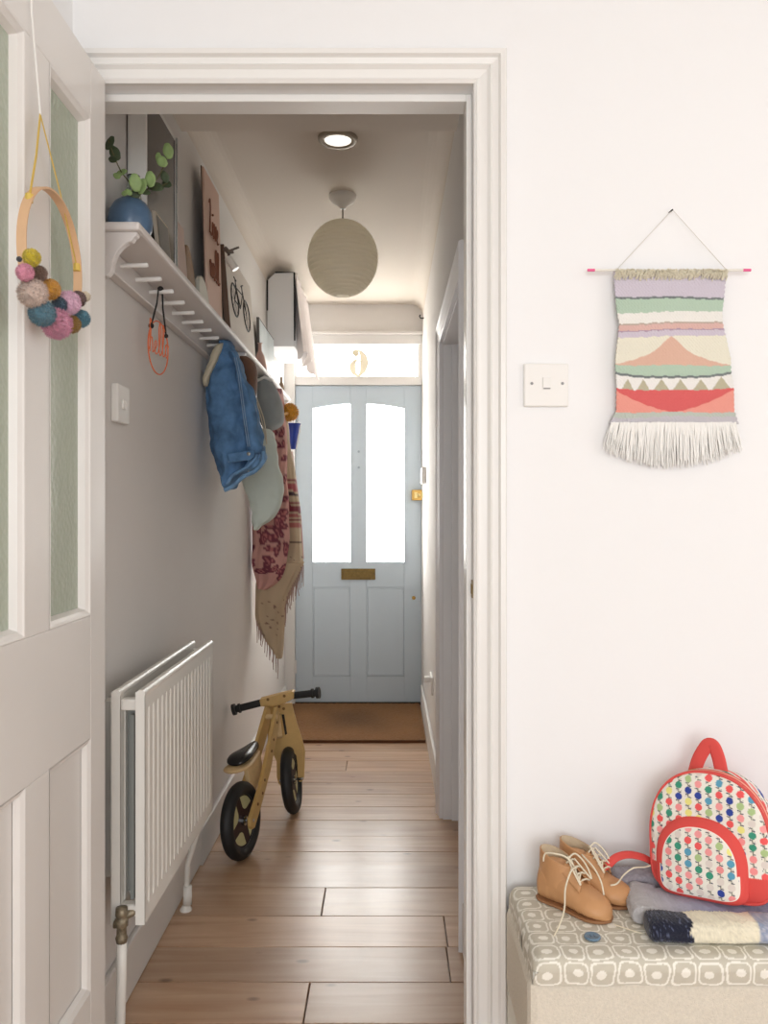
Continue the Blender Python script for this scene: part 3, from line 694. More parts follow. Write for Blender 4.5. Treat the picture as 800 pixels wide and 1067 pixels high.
# small dark photo
t = thing('small_photo_frame', 'small dark photograph in a pale frame, in front of the tall picture', 'photo frame', (-.58, 2.13, SZ))
w = MB(); panel(w, -.572, 2.075, 2.195, SZ, 1.945, .008, .1); part('frame', w, mat('pale_wood_frame', (196, 184, 168), .5), t)
w = MB(); panel(w, -.5712, 2.085, 2.185, SZ + .010, 1.937, .0008, .1); part('photo', w, mat('dark_photo', (56, 58, 60), .3, None, (30, .5)), t)
w = MB(); panel(w, -.592, 2.36, 2.46, SZ, 2.03, .004, .08); solo('pink_card', w, mat('pale_pink_card', (214, 190, 178), .8), 'pale pink card leaning beside the tall picture', 'card')
def archboard(x, dc, hw, h, p, t_):
    poly = [(dc - hw, 0), (dc + hw, 0)] + [(dc + hw * math.cos(a) * (1 if p == 1 else math.cos(a) ** 0 * 1), (h * (1 - .55) + h * .55 * math.sin(a)) if p == 1 else h * math.sin(a)) for a in [PI * k / 16 for k in range(17)]]
    w = MB(); w.prism(poly, (x, 0, SZ), (0, 1, 0), (-.1, 0, 1), (-1, 0, 0), t_); return w
w = archboard(-.597, 2.545, .055, .20, 1, .02); solo('wooden_arch_block', w, mat('brown_wood', (150, 112, 76), .5, None, (20, .2)), 'small brown rounded wooden block on the shelf', 'ornament', bevel=.003)
w = archboard(-.59, 2.69, .07, .145, 1, .015); solo('pale_arch_ornament', w, mat('pale_grey_ceramic', (206, 204, 192), .4), 'pale pointed arch ornament just before the pink lettered board', 'ornament', bevel=.004)

# cursive lettering drawn as thin strokes
GL = {'h': ([(0, .1), (.15, .5), (.25, 1.5), (.12, 1.6), (.1, .9), (.1, 0), (.15, .6), (.35, .75), (.42, .4), (.45, .05), (.6, .1)], .6),
      'e': ([(0, .1), (.3, .4), (.28, .65), (.12, .6), (.08, .25), (.25, 0), (.5, .12)], .5),
      'l': ([(0, .1), (.2, .6), (.3, 1.4), (.2, 1.6), (.1, 1.2), (.12, .3), (.25, 0), (.42, .12)], .42),
      'o': ([(0, .1), (.1, .3), (.1, .6), (.3, .7), (.42, .35), (.28, 0), (.1, .15), (.12, .5), (.3, .7), (.5, .6)], .5),
      'i': ([(0, .1), (.15, .7), (.15, .15), (.25, 0), (.38, .12)], .38),
      'v': ([(0, .6), (.1, .7), (.2, 0), (.42, .7), (.5, .62)], .5),
      'w': ([(0, .6), (.08, .7), (.12, .1), (.28, .05), (.35, .65), (.38, .1), (.55, .05), (.65, .7), (.75, .6)], .75),
      'L': ([(.1, 1.4), (.25, 1.6), (.3, 1.2), (.15, .5), (.0, .05), (.2, .1), (.4, 0), (.6, .2)], .6)}
def script(mb, text, org, du, dv, size, r, seg=6):
    o = 0; r = r * .8
    for ch in text:
        pts, adv = GL[ch]; pp = smoothpts([(a + o, b) for a, b in pts], 4)
        mb.tube([Vector(org) + Vector(du) * (a * size) + Vector(dv) * (b * size) for a, b in pp], r, seg)
        if ch == 'i': mb.ball(Vector(org) + Vector(du) * ((o + .18) * size) + Vector(dv) * (1.05 * size), r * 1.6, 6)
        o += adv
# pink board with brown script
t = thing('lettered_board', 'tall pink board with brown handwritten lettering on the shelf', 'sign', (-.61, 2.87, SZ))
w = MB(); panel(w, -.598, 2.745, 2.99, SZ, 2.335, .006, .03); part('board', w, mat('dusty_pink_board', (222, 188, 170), .7), t)
w = MB(); panel(w, -.6042, 2.741, 2.994, SZ, 2.338, .003, .03); part('backing', w, mat('board_backing', (92, 74, 66), .7), t)
w = MB(); script(w, 'Live', (-.602, 2.785, 2.13), (0, 1, 0), (-.03, 0, 1), .075, .0032); script(w, 'well', (-.600, 2.79, 1.99), (0, 1, 0), (-.03, 0, 1), .07, .0042)
part('lettering', w, mat('brown_ink', (140, 88, 66), .7), t)
# bicycle print
t = thing('bicycle_print', 'white board with a black bicycle drawing, brown edge, beside the lettered board', 'picture', (-.6, 3.35, SZ))
w = MB(); panel(w, -.575, 3.03, 3.60, SZ, 2.17, .02, .08); part('board', w, mat('brown_board_edge', (112, 86, 68), .6), t)
w = MB(); panel(w, -.5742, 3.034, 3.6, SZ + .002, 2.168, .0012, .08); part('print', w, mat('print_white', (218, 210, 200), .7), t)
w = MB(); xb = -.5738
def bk(y_, z_):
    y_, z_ = 3.165 + (y_ - 3.16) * .85, 2.0 + (z_ - 1.985) * .72
    return Vector((xb - .08 * (z_ - SZ), y_, z_))
def ringp(cy_, cz_, r, n=28): return [bk(cy_ + r * math.cos(2 * PI * k / n), cz_ + r * math.sin(2 * PI * k / n)) for k in range(n + 1)]
for c_ in (3.16, 3.47):
    w.tube(ringp(c_, 1.985, .085), .0042, 5)
    for k in range(8): w.tube([bk(c_, 1.985), bk(c_ + .085 * math.cos(k * PI / 4), 1.985 + .085 * math.sin(k * PI / 4))], .0008, 4)
for a_, b_ in (((3.16, 1.985), (3.22, 2.07)), ((3.22, 2.07), (3.39, 2.08)), ((3.39, 2.1), (3.47, 1.985)), ((3.22, 2.07), (3.30, 1.98)), ((3.30, 1.98), (3.39, 2.08)), ((3.16, 1.985), (3.30, 1.98)), ((3.22, 2.07), (3.205, 2.11)), ((3.18, 2.115), (3.235, 2.11)), ((3.39, 2.08), (3.38, 2.13)), ((3.38, 2.13), (3.42, 2.145)), ((3.38, 2.13), (3.36, 2.12))):
    w.tube([bk(*a_), bk(*b_)], .003, 5)
part('bicycle_drawing', w, mat('black_ink', (48, 44, 42), .6), t)
# clip lamp
t = thing('clip_spotlight', 'small white clip-on spotlight on top of the bicycle print', 'lamp', P(239, 268, 2.975))
w = MB(); w.tube([P(234, 258, 2.975), P(238, 262, 2.975), P(243, 261, 2.975)], .009, 8); w.tube([P(238, 262, 2.975), P(239, 269, 2.975)], .005, 8); w.tube([P(236, 262, 2.975), P(249, 257, 2.975)], .004, 6); part('clamp', w, mat('grey_metal', (120, 112, 104), .4, metal=.6), t)
w = MB(); w.tube([P(237.5, 268, 2.975), P(245.5, 280, 2.975)], .0135, 16); part('lamp_head', w, mat('lamp_white', (250, 248, 240), .3), t, smooth=False)
# pink ornament, pale frame
w = MB(); w.lathe([(.0001, 0), (.03, 0), (.031, .03), (.02, .075), (.008, .10), (.007, .13), (.013, .134), (.0001, .137)], (-.575, 3.70, SZ), (0, 0, 1), 20)
solo('pink_bottle', w, mat('dusty_pink_glass', (206, 168, 156), .3), 'small pinkish bottle before the pale blue print', 'bottle', smooth=True)
t = thing('pale_print', 'pale blue-white print in a thin dark-edged frame near the shelf end', 'picture', (-.6, 4.1, SZ))
w = MB(); panel(w, -.600, 3.865, 4.36, SZ, 2.10, .012, .02); part('frame', w, mat('dark_thin_frame', (96, 92, 90), .5), t)
w = MB(); panel(w, -.5992, 3.872, 4.352, SZ + .008, 2.093, .001, .02); part('print', w, mat('pale_blue_print', (206, 216, 218), .4, None, (9, .14)), t)
w = MB(); w.lathe([(.0001, 0), (.016, 0), (.017, .05), (.006, .075), (.006, .10), (.0001, .102)], (-.575, 4.43, SZ), (0, 0, 1), 16)
solo('small_brown_bottle', w, mat('brown_glass', (150, 124, 100), .2), 'small brown bottle on the far end of the shelf', 'bottle', smooth=True)

# meter cupboard + white curtain high on the wall
t = thing('meter_cupboard', 'white wall cupboard with black edges high above the shelf end', 'cupboard', (-.575, 4.65, 2.07))
w = MB(); w.prism([(-.645, 2.07), (-.502, 2.07), (-.502, 2.462), (-.603, 2.462), (-.645, 2.42)], (0, 4.4, 0), (1, 0, 0), (0, 0, 1), (0, 1, 0), .5); part('body', w, mat('cupboard_white', (246, 246, 247), .5), t)
w = MB(); w.tube([(-.645, 4.397, 2.26), (-.645, 4.397, 2.42)], .004, 4); w.tube([(-.603, 4.397, 2.462), (-.502, 4.397, 2.462), (-.500, 4.397, 2.10)], .004, 4); part('edging', w, M['black'], t, 'black edging')
w = MB()
def curt(u, v):
    y_ = 4.385 + .62 * u - .03 * v; fl_ = .006 + .02 * v
    x = -.492 + .055 * v ** 1.3 * (.4 + .6 * u) + fl_ * math.sin(u * 26 + v * 1.5) * .8
    z = 2.455 - (.42 + .03 * u + .03 * math.sin(u * 21)) * v
    return (x, y_, z)
w.grid(90, 40, curt)
solo('white_curtain', w, mat('white_muslin', (236, 228, 226), .9, (300, .2)), 'white gathered fabric hanging over the cupboard front', 'curtain', smooth=True, solid=.003)

# ------------------------------------------------------------------ ceiling light and paper lantern
t = thing('paper_lantern', 'round ribbed cream paper lantern hanging from the hall ceiling', 'pendant lamp', (-.189, 3.4, 2.07))
lc = Vector((-.189, 3.4, Zp(269, 3.4))); prof = []
for k in range(281):
    th = PI * (.06 + .885 * k / 280); rib = abs(math.sin(th * 24)) * .0042
    prof.append((math.sin(th) * .1415 + rib, math.cos(th) * .156))
w = MB(); w.lathe(prof, lc, (0, 0, 1), 64)
pm = mat('rice_paper', (246, 240, 224), .85, (120, .15))
_n = pm.node_tree; _tr = _n.nodes.new('ShaderNodeBsdfTranslucent'); _tr.inputs[0].default_value = C(248, 242, 226); _mx = _n.nodes.new('ShaderNodeMixShader'); _mx.inputs[0].default_value = .45
_n.links.new(_n.nodes['Principled BSDF'].outputs[0], _mx.inputs[1]); _n.links.new(_tr.outputs[0], _mx.inputs[2]); _n.links.new(_mx.outputs[0], _n.nodes['Material Output'].inputs[0])
part('lamp_shade', w, pm, t, smooth=True)
w = MB(); w.lathe([(.0001, 0), (.012, -.001), (.016, .01), (.045, .028), (.055, .042), (.056, .056)], (lc.x, 3.4, CEIL - .056), (0, 0, 1), 32); part('ceiling_rose', w, M['trimw'], t, smooth=True)
w = MB(); w.tube([(lc.x, 3.4, CEIL - .05), (lc.x, 3.4, lc.z + .10)], .003, 8); part('cord', w, mat('brown_cord', (110, 96, 80), .7), t)
w = MB(); w.tube([(lc.x, 3.4, lc.z + .11), (lc.x, 3.4, lc.z + .05)], .016, 12); w.ball((lc.x, 3.4, lc.z + .01), .03, 10); part('bulb', w, M['white'], t)
t = thing('recessed_ceiling_light', 'round recessed ceiling light with a grey rim, nearest the doorway', 'ceiling light', (Xp(352, 2.88), 2.88, CEIL - .01))
lc2 = (Xp(352, 2.88), 2.88, CEIL - .012); w = MB(); w.lathe([(.046, .004), (.050, .0), (.064, 0), (.069, .005), (.069, .012)], lc2, (0, 0, 1), 40); part('rim', w, mat('brushed_rim', (168, 158, 144), .4, metal=.4), t, smooth=True)
w = MB(); w.lathe([(.0001, .003), (.047, .0035), (.047, .01)], lc2, (0, 0, 1), 32); part('diffuser', w, mat('lamp_diffuser', (255, 250, 240), .4, emit=1.1), t)

# ------------------------------------------------------------------ things hanging from the pegs
def garment(rows, d, hd, folds=(5, .05), seg=44, x_min=-.638, colf=None, dslope=0, sub=3, nscale=7.0, namp=.008, seed=0, expo=.8, wr=0):
    """closed soft tube: rows of (py, left px, right px) on depth d, half depth hd"""
    R = smoothpts(rows, sub); rings = []; cols = []
    n = len(R)
    for i, (py, xl, xr) in enumerate(R):
        z = Zp(py, d); xa, xb_ = Xp(xl, d), Xp(xr, d); c = (xa + xb_) / 2; hw = (xb_ - xa) / 2
        e = min(1.0, (i + .25) / 2.2, (n - 1 - i + .25) / 1.6); hh = hd * max(.12, e ** .6)
        ring = []
        for j in range(seg):
            a = 2 * PI * j / seg
            ca, sa = math.cos(a), math.sin(a); ca = math.copysign(abs(ca) ** expo, ca); sa = math.copysign(abs(sa) ** expo, sa)
            f = 1 + folds[1] * math.sin(folds[0] * a + z * 6 + seed) + .5 * folds[1] * math.sin((folds[0] * 2 + 1) * a - z * 11 + seed)
            x = c + hw * ca * (1 + (f - 1) * .4); yy = d + hh * sa * f
            nn = noise.noise(Vector((x * nscale, yy * nscale, z * nscale + seed))) * namp
            if wr:
                q_ = wr * (abs(noise.noise(Vector((x * 22 + 3, yy * 9, z * 16 + seed)))) - .25) + wr * .6 * (abs(noise.noise(Vector((x * 45, yy * 20, z * 38 + seed)))) - .2)
                x += q_ * ca; yy += q_ * sa * 1.6
            x = max(x_min, x + nn); ring.append(Vector((x, yy + nn, z + nn * .4)))
        rings.append(ring)
    w = MB(); w.loft(rings, True, True, colf); return w
def J(a, b): return (200 + a / 5.93, 340 + b / 5.93)

# orange wire hello on a black ribbon
kd = 2.178; kx = -.606
t = thing('wire_word_hanger', 'orange wire word in an oval hoop on black ribbon, third peg', 'ornament', (kx, kd, 1.53))
c0 = Vector((kx, kd + .0, Zp(362, kd))); hz = 27 * kd / FOC; hw_ = .064
ax = Vector((.18, .98, 0)).normalized() * .9
w = MB(); ov = [c0 + ax * (math.cos(2 * PI * k / 40) * hw_) + Vector((0, 0, math.sin(2 * PI * k / 40) * hz * 1.02)) for k in range(41)]
w.tube(ov, .0019, 6); script(w, 'hello', c0 - ax * .058 + Vector((0, 0, -.018)), ax, (0, 0, 1), .052, .0019)
part('wire_word', w, mat('orange_wire', (232, 122, 78), .4), t)
w = MB(); top_ = Vector((-.60, kd, 1.776)); q1 = ov[15]; q2 = ov[4]
w.tube([q1, q1.lerp(top_, .6), top_ + Vector((-.004, -.004, 0))], .0045, 6, flat=.4); w.tube([q2, q2.lerp(top_, .6), top_ + Vector((.004, .002, 0))], .0055, 6, flat=.4); w.ball(top_, .008, 8); w.ball(q1, .0075, 6); w.ball(q2, .006, 6)
part('ribbon', w, mat('black_ribbon', (24, 23, 26), .6), t)

# denim jacket
jr = [(357, 232, 240), (362, 229, 244), (374, 223.5, 250), (390, 217, 255), (407, 214, 261), (424, 216, 265), (444, 220, 267), (466, 222.5, 266), (483, 228, 262), (498, 232, 250), (510, 236, 243)]
t = thing('denim_jacket', 'faded blue denim jacket hanging from the shelf pegs', 'jacket', (-.58, 2.95, 1.25))
def stitch(v): return None
part('body', garment(jr, 2.93, .085, (4, .07), nscale=12, namp=.012, wr=.020, sub=5, seg=64), M['denim'], t, smooth=True, sub=1)
sr = [(366, 238, 248), (376, 243, 251.5), (396, 248, 258), (416, 250, 266.5), (434, 252, 269.5), (452, 256, 272.5), (466, 258, 274.5), (474, 260, 274.5)]
part('sleeve', garment(sr, 2.86, .045, (3, .06), nscale=16, namp=.012, seed=3, wr=.014, sub=5), M['denim'], t, smooth=True, sub=1)
cuf = [(464, 263, 275), (470, 262, 276), (478, 260, 275.5), (485, 254, 273), (490, 252, 266)]
part('cuff', garment(cuf, 2.90, .055, (6, .09), nscale=25, namp=.012, seed=5), M['denimlight'], t, 'crumpled paler cuff', smooth=True, sub=1)
w = MB(); w.tube(smoothpts([tuple(P(*J(a, b), 2.81)) for a, b in ((440, 770), (440, 830), (390, 890), (320, 925), (250, 985), (200, 1010))], 5), .0105, 10, flat=.7)
w.tube(smoothpts([tuple(P(*J(a, b), 2.84)) for a, b in ((385, 750), (395, 800), (350, 860), (290, 895), (245, 925), (215, 975))], 5), .0085, 10, flat=.7)
part('hem', w, M['denimlight'], t, smooth=True)
w = MB(); w.pxprism([J(*q) for q in ((218, 785), (350, 765), (385, 760), (388, 800), (360, 822), (232, 842))], 2.795, .014); part('waist_tab', w, M['denim'], t, bevel=.003)
w = MB(); w.lathe([(.0001, -.005), (.006, -.004), (.0065, 0)], P(*J(350, 785), 2.793), (0, 1, 0), 14); part('button', w, mat('pewter_button', (128, 126, 120), .4, metal=.7), t)
w = MB()
for off in (0, 12):
    w.tube([P(*J(a + off, b), 2.80 + q_) for a, b, q_ in ((262, 190, .0), (285, 300, -.012), (300, 420, -.02), (318, 560, -.02), (345, 740, -.02))], .0011, 5)
w.tube([P(*J(a, b), 2.805) for a, b in ((222, 835), (362, 812))], .001, 5)
part('stitching', w, mat('pale_stitch', (150, 172, 196), .8), t)
lr = [(357, 227, 233), (366, 222, 231), (380, 217, 226), (392, 213, 220), (402, 212.5, 216)]
part('collar_lining', garment(lr, 2.86, .03, (3, .05), namp=.006, nscale=30), mat('sherpa', (206, 196, 172), .95, (220, .9)), t, 'cream fleece collar lining', smooth=True)

# brown hat behind the jacket
br = [(371, 250, 257), (376, 251, 263), (384, 252, 266), (395, 254, 267), (405, 258, 266.5), (414, 262, 265)]
part('crown', garment(br, 3.10, .055, (2, .03), namp=.006), mat('brown_felt', (116, 84, 66), .9, (200, .4), (18, .2)), thing('brown_hat', 'brown felt hat hanging between denim jacket and grey hat', 'hat', (-.53, 3.1, 1.6)), smooth=True, sub=1)
# sage cotton tote with cream straps
t = thing('cotton_tote_bag', 'pale sage cotton bag hanging under the grey hat', 'bag', (-.53, 3.35, 1.1))
tr = [(446, 266, 282), (452, 261, 286), (466, 257, 288.5), (482, 255, 291), (500, 253.5, 293.5), (516, 257, 294), (530, 261, 291.5), (540, 263, 284), (547, 264.5, 274), (552, 266, 269)]
part('bag_body', garment(tr, 3.36, .05, (3, .07), nscale=10, namp=.010, seed=8, wr=.007, sub=5), mat('sage_cotton', (206, 214, 204), .9, (300, .3)), t, smooth=True, sub=1)
w = MB()
for pts in (((390, 440), (420, 540), (440, 620), (462, 720)), ((398, 440), (440, 560), (455, 650), (462, 725)), ((375, 470), (400, 560), (415, 660))):
    w.tube(smoothpts([tuple(P(*J(*q), 3.24)) for q in pts], 4), .0055, 8, flat=.45)
w.tube([P(*J(390, 445), 3.24), P(262, 408, 3.24), Vector((-.575, 3.25, 1.772))], .0055, 8, flat=.45)
part('strap', w, mat('cream_webbing', (198, 188, 168), .9), t)
# grey hat with mustard pom-pom
t = thing('grey_hat', 'grey hat with a mustard pom-pom hanging near the shelf end', 'hat', (-.52, 3.7, 1.55))
hr_ = [(393, 268, 279), (398, 267, 285), (408, 267, 290), (420, 267.5, 294), (432, 269, 296), (442, 272, 294), (448, 275, 284)]
part('crown', garment(hr_, 3.68, .075, (2, .03), namp=.005), mat('grey_wool', (146, 150, 150), .95, (260, .4), (14, .12)), t, smooth=True, sub=1)
w = MB(); w.tube([P(268, 396, 3.60), P(275, 392.5, 3.6), P(283, 396, 3.62)], .007, 8); part('white_brim', w, mat('hat_white_band', (224, 222, 218), .9), t, 'white edge', smooth=True)
w = MB(); w.ball(P(301.5, 429, 3.95), 8.8 * 3.95 / FOC, 16, .05, seed=50); w.fuzz(P(301.5, 429, 3.95), 8.8 * 3.95 / FOC, 900, 50); w.tube([P(293, 432, 3.8), P(300, 430, 3.93)], .008, 6)
part('pompom', w, mat('mustard_wool', (222, 160, 52), 1, (500, .8), (70, .25), sheen=.3), t, 'mustard wool pom-pom')
# blue bucket
t = thing('toy_bucket', 'small dark blue toy bucket hanging on the last peg', 'bucket', P(303.5, 468, 4.3))
bt, bb = P(304.5, 441, 4.3), P(303.5, 467.5, 4.3); axb = (bb - bt).normalized(); ln = (bb - bt).length; k_ = 4.3 / FOC
w = MB(); w.lathe([(8.2 * k_, 0), (8.8 * k_, 0), (8.8 * k_, .008), (8.1 * k_, .010), (4.6 * k_, ln), (.0001, ln), (.0001, ln - .003), (4.2 * k_, ln - .003), (7.6 * k_, .01), (8.2 * k_, 0)], bt, axb, 28)
part('pail', w, mat('blue_plastic', (28, 58, 160), .35), t, smooth=False)
w = MB(); ha = bt + Vector((-8.6 * k_, 0, 0)); hb = bt + Vector((8.6 * k_, 0, 0)); pk = Vector((-.57, 4.33, 1.772)); w.tube(smoothpts([tuple(ha), tuple(pk.lerp(ha, .3)), tuple(pk), tuple(pk.lerp(hb, .3)), tuple(hb)], 4), .0025, 6)
part('handle', w, M['white'], t)
w = MB(); w.tube([bt + Vector((8.9 * k_, -.006, -.004)), bb + Vector((5.3 * k_, -.006, 0))], .0035, 6); part('white_edge', w, M['white'], t)

# patterned shawl
paz = []
for k in range(150): paz.append((rnd.uniform(-.7, -.3), rnd.uniform(.7, 1.9), rnd.uniform(.010, .022), rnd.uniform(0, PI)))
def paisley(v):
    x, y_, z = v; u = x + (y_ - 3.9) * .35
    pink = (194, 144, 134)
    cc = pink; k = noise.noise(Vector((u * 20, 0, z * 14)));
    for a, b, r, th in paz:
        dx, dz = (u - a) * math.cos(th) + (z - b) * math.sin(th), -(u - a) * math.sin(th) + (z - b) * math.cos(th)
        q = math.hypot(dx / .7, dz / 1.5)
        if q < r * 1.15:
            cc = (112, 52, 66) if (q > r * .62 or q < r * .3) else (176, 106, 104)
    m = 1 + k * .2
    return (lin(cc[0]) * m, lin(cc[1]) * m, lin(cc[2]) * m, 1)
def stripes(v):
    x, y_, z = v; zz = z; cc = (184, 162, 134)
    s_ = (Zp(494, 4), Zp(548, 4)); 
    py = CY - (z - CZ) * FOC / 4.0 - (x + .5) * 25
    for a, b, c_ in ((498, 501, (120, 48, 58)), (503, 510, (150, 70, 76)), (512, 515, (60, 40, 48)), (521, 523.5, (130, 60, 66)), (525, 532, (120, 44, 56)), (534, 537, (160, 90, 88)), (539, 541, (120, 52, 60)), (543, 548, (164, 98, 92)), (562, 563.2, (80, 60, 56))):
        if a < py < b: cc = c_
    k = 1 + noise.noise(Vector((x * 30, y_ * 10, z * 8))) * .15
    if py > 560 and noise.noise(Vector((x * 70, y_ * 20, z * 55))) > .5: cc = (120, 92, 82)
    return (lin(cc[0]) * k, lin(cc[1]) * k, lin(cc[2]) * k, 1)
t = thing('fringed_shawl', 'beige and maroon patterned fringed shawl hanging near the door', 'shawl', (-.53, 3.95, .45))
pr_ = [(405, 283, 292), (430, 278, 296), (460, 272, 299), (490, 268, 300), (520, 264, 300), (550, 263, 300), (580, 262.5, 299), (596, 264, 296), (606, 266, 290), (613, 268, 280)]
part('paisley_fold', garment(pr_, 3.9, .07, (5, .10), seg=90, colf=paisley, sub=14, namp=.012, seed=2), M['attrcloth'], t, 'pink fold with maroon paisley', smooth=True)
st_ = [(408, 286, 294), (440, 287, 299), (470, 288, 304), (500, 290, 307.5), (530, 292, 311.5), (555, 293, 314), (575, 292, 315.5), (588, 288, 316), (598, 284, 310)]
part('striped_fold', garment(st_, 3.98, .06, (4, .09), seg=70, colf=stripes, sub=14, namp=.010, seed=12, x_min=-.6), M['attrcloth'], t, 'beige fold with maroon stripes', smooth=True)
tl_ = [(585, 276, 316), (594, 272, 313), (604, 268, 309), (616, 267, 303), (630, 266.5, 297), (644, 267, 296), (656, 270, 295), (668, 276, 294), (678, 283, 293), (686, 288, 292.5)]
part('tail', garment(tl_, 3.93, .035, (5, .12), seg=70, colf=stripes, sub=10, namp=.014, seed=21), M['attrcloth'], t, 'beige pointed lower end', smooth=True)
fy_ = mat('fringe_yarn', (158, 128, 118), .95)
for frs in ([((316, 590), (299, 622), 12), ((299, 622), (296, 640), 4)], [((267, 648), (291, 688), 13)]):
    w = MB()
    for a, b, n in frs:
        for k in range(n):
            s_ = (k + rnd.uniform(-.2, .2)) / n; px = a[0] + (b[0] - a[0]) * s_; py = a[1] + (b[1] - a[1]) * s_
            l = rnd.uniform(12, 22); w.tube([P(px, py - 2, 3.91), P(px + rnd.uniform(-1, 1), py + l * .5, 3.9), P(px + rnd.uniform(-1.5, 1.5), py + l, 3.9)], [.0028, .0022, .0015], 5)
    part('fringe', w, fy_, t, 'twisted tassels')
w = MB(); w.tube([P(304, 470, 4.02), P(309, 505, 4.02), P(313.5, 540, 4.02), P(316, 582, 4.02)], .006, 6, flat=.5); part('selvedge', w, mat('pink_selvedge', (206, 160, 158), .9), t)

# ------------------------------------------------------------------ wooden balance bike
t = thing('balance_bike', "child's wooden balance bike with black tyres leaning on the left hallway wall", 'balance bike', (-.46, 3.08, LZ))
def wheel(c, al, be, R, name_lab):
    al, be = math.radians(al), math.radians(be); c = Vector(c)
    ax_ = Vector((math.cos(al) * math.cos(be), -math.sin(al) * math.cos(be), math.sin(be))); r = .023; Rm = R - r
    prof = [(Rm + r * math.cos(2 * PI * k / 16), r * math.sin(2 * PI * k / 16)) for k in range(17)]
    w = MB(); w.lathe(prof, c, ax_, 56)
    for k in range(56):          # tread blocks
        pass
    ty = part('tyre', w, M['black'], t, name_lab + ' black rubber tyre', smooth=True)
    W[ty.name] = W[t.name]
    w = MB(); w.lathe([(Rm - .020, -.011), (Rm - .013, -.013), (Rm - .013, .013), (Rm - .020, .011), (Rm - .020, -.011)], c, ax_, 48); part('rim', w, mat('grey_rim', (150, 148, 144), .4), ty)
    w = MB(); w.lathe([(.0001, -.007), (Rm - .020, -.007), (Rm - .020, .007), (.0001, .007)], c, ax_, 40); part('wheel_disc', w, mat('dark_red_disc', (52, 28, 26), .5), ty)
    w = MB(); u = ax_.orthogonal().normalized(); v = ax_.cross(u)
    for s_ in (-1, 1):
        for k in range(4):
            a0 = k * PI / 2 + .35; poly = []
            for q in range(9): a = a0 + (q - 4) / 4 * .55; poly.append((math.cos(a) * (Rm - .026), math.sin(a) * (Rm - .026)))
            for q in range(8, -1, -1): a = a0 + (q - 4) / 4 * .3; rr_ = .045 - .006 * math.cos((q - 4) / 4 * 1.5); poly.append((math.cos(a) * rr_, math.sin(a) * rr_))
            w.prism(poly, c + ax_ * .0072 * s_, u, v, ax_ * s_, .0015)
    part('petal', w, mat('cream_petal', (206, 200, 150), .5), ty, 'cream painted wheel petals')
    w = MB(); w.lathe([(.0001, -.05), (.006, -.049), (.006, -.02), (.017, -.018), (.017, .018), (.006, .02), (.006, .049), (.0001, .05)], c, ax_, 14); part('axle', w, M['chrome'], ty)
    return ax_
rc = Vector((-.5165, 2.895, .112)); fc = Vector((-.392, 3.335, .112))
ra_ = wheel(rc, 15, 5, .132, 'rear'); fa_ = wheel(fc, 2.5, 7, .132, 'front')
hd_ = Vector((math.sin(math.radians(16)), math.cos(math.radians(16)), 0)); up_ = ra_.cross(hd_).normalized() * 1
if up_.z < 0: up_ = -up_
def sp(s_, t_, l): return rc + hd_ * s_ + up_ * t_ + ra_ * l
def splate(pts, l0, l1, th, lab=None, smax=.33):
    """side plate whose sideways offset runs from l0 at the axle to l1 at the head"""
    w = MB(); n = len(pts)
    vs = [sp(a, b, l0 + (l1 - l0) * max(0, a) / smax) for a, b in pts] + [sp(a, b, l0 + (l1 - l0) * max(0, a) / smax + th) for a, b in pts]
    w.add(vs, [tuple(range(n))[::-1], tuple(range(n, 2 * n))] + [(i, (i + 1) % n, n + (i + 1) % n, n + i) for i in range(n)])
    return w
bar = [(-.022, -.012), (-.012, -.026), (.008, -.028), (.10, .038), (.20, .118), (.29, .215), (.335, .275), (.335, .315), (.315, .325), (.27, .275), (.18, .175), (.09, .09), (-.005, .024), (-.02, .012)]
part('frame_side', splate(bar, .034, .012, .014), M['ply'], t, bevel=.002)
part('frame_side', splate(bar, -.046, -.026, .014), M['ply'], t, bevel=.002)
bp1 = mat('brown_print', (112, 76, 40), .6)
for s_, t_ in ((.30, .268), (.25, .215), (.22, .18), (.13, .10), (.10, .062), (.05, .04)):
    w = MB(); w.lathe([(.0001, .0155), (.0055, .0155), (.0055, .013)], sp(s_, t_, .034 + (.012 - .034) * s_ / .33), ra_, 8)
    part('printed_spot', w, bp1, t)
post = [(.075, .05), (.12, .07), (.185, .13), (.175, .185), (.06, .185), (.07, .12)]
part('seat_post', splate(post, -.008, -.008, .018), M['plyedge'], t, bevel=.003)
def seatring(s_, hw, z0, z1, n=14):
    return [sp(s_, (z0 + z1) / 2 + (z1 - z0) / 2 * math.sin(2 * PI * k / n), -.004 + hw * math.cos(2 * PI * k / n)) for k in range(n)]
SB = [(-.045, .006, .176, .184), (-.035, .034, .170, .190), (.0, .050, .170, .192), (.05, .048, .172, .194), (.11, .032, .178, .197), (.165, .022, .184, .200), (.185, .006, .188, .196)]
w = MB(); w.loft([seatring(*q) for q in SB]); part('seat_base', w, M['plyedge'], t, smooth=True, sub=1)
ST = [(-.012, .008, .192, .200), (-.005, .036, .188, .216), (.03, .046, .190, .232), (.07, .040, .194, .230), (.12, .026, .197, .232), (.165, .018, .199, .238), (.178, .006, .202, .228)]
w = MB(); w.loft([seatring(*q) for q in ST]); part('saddle', w, M['blackgloss'], t, smooth=True, sub=1)
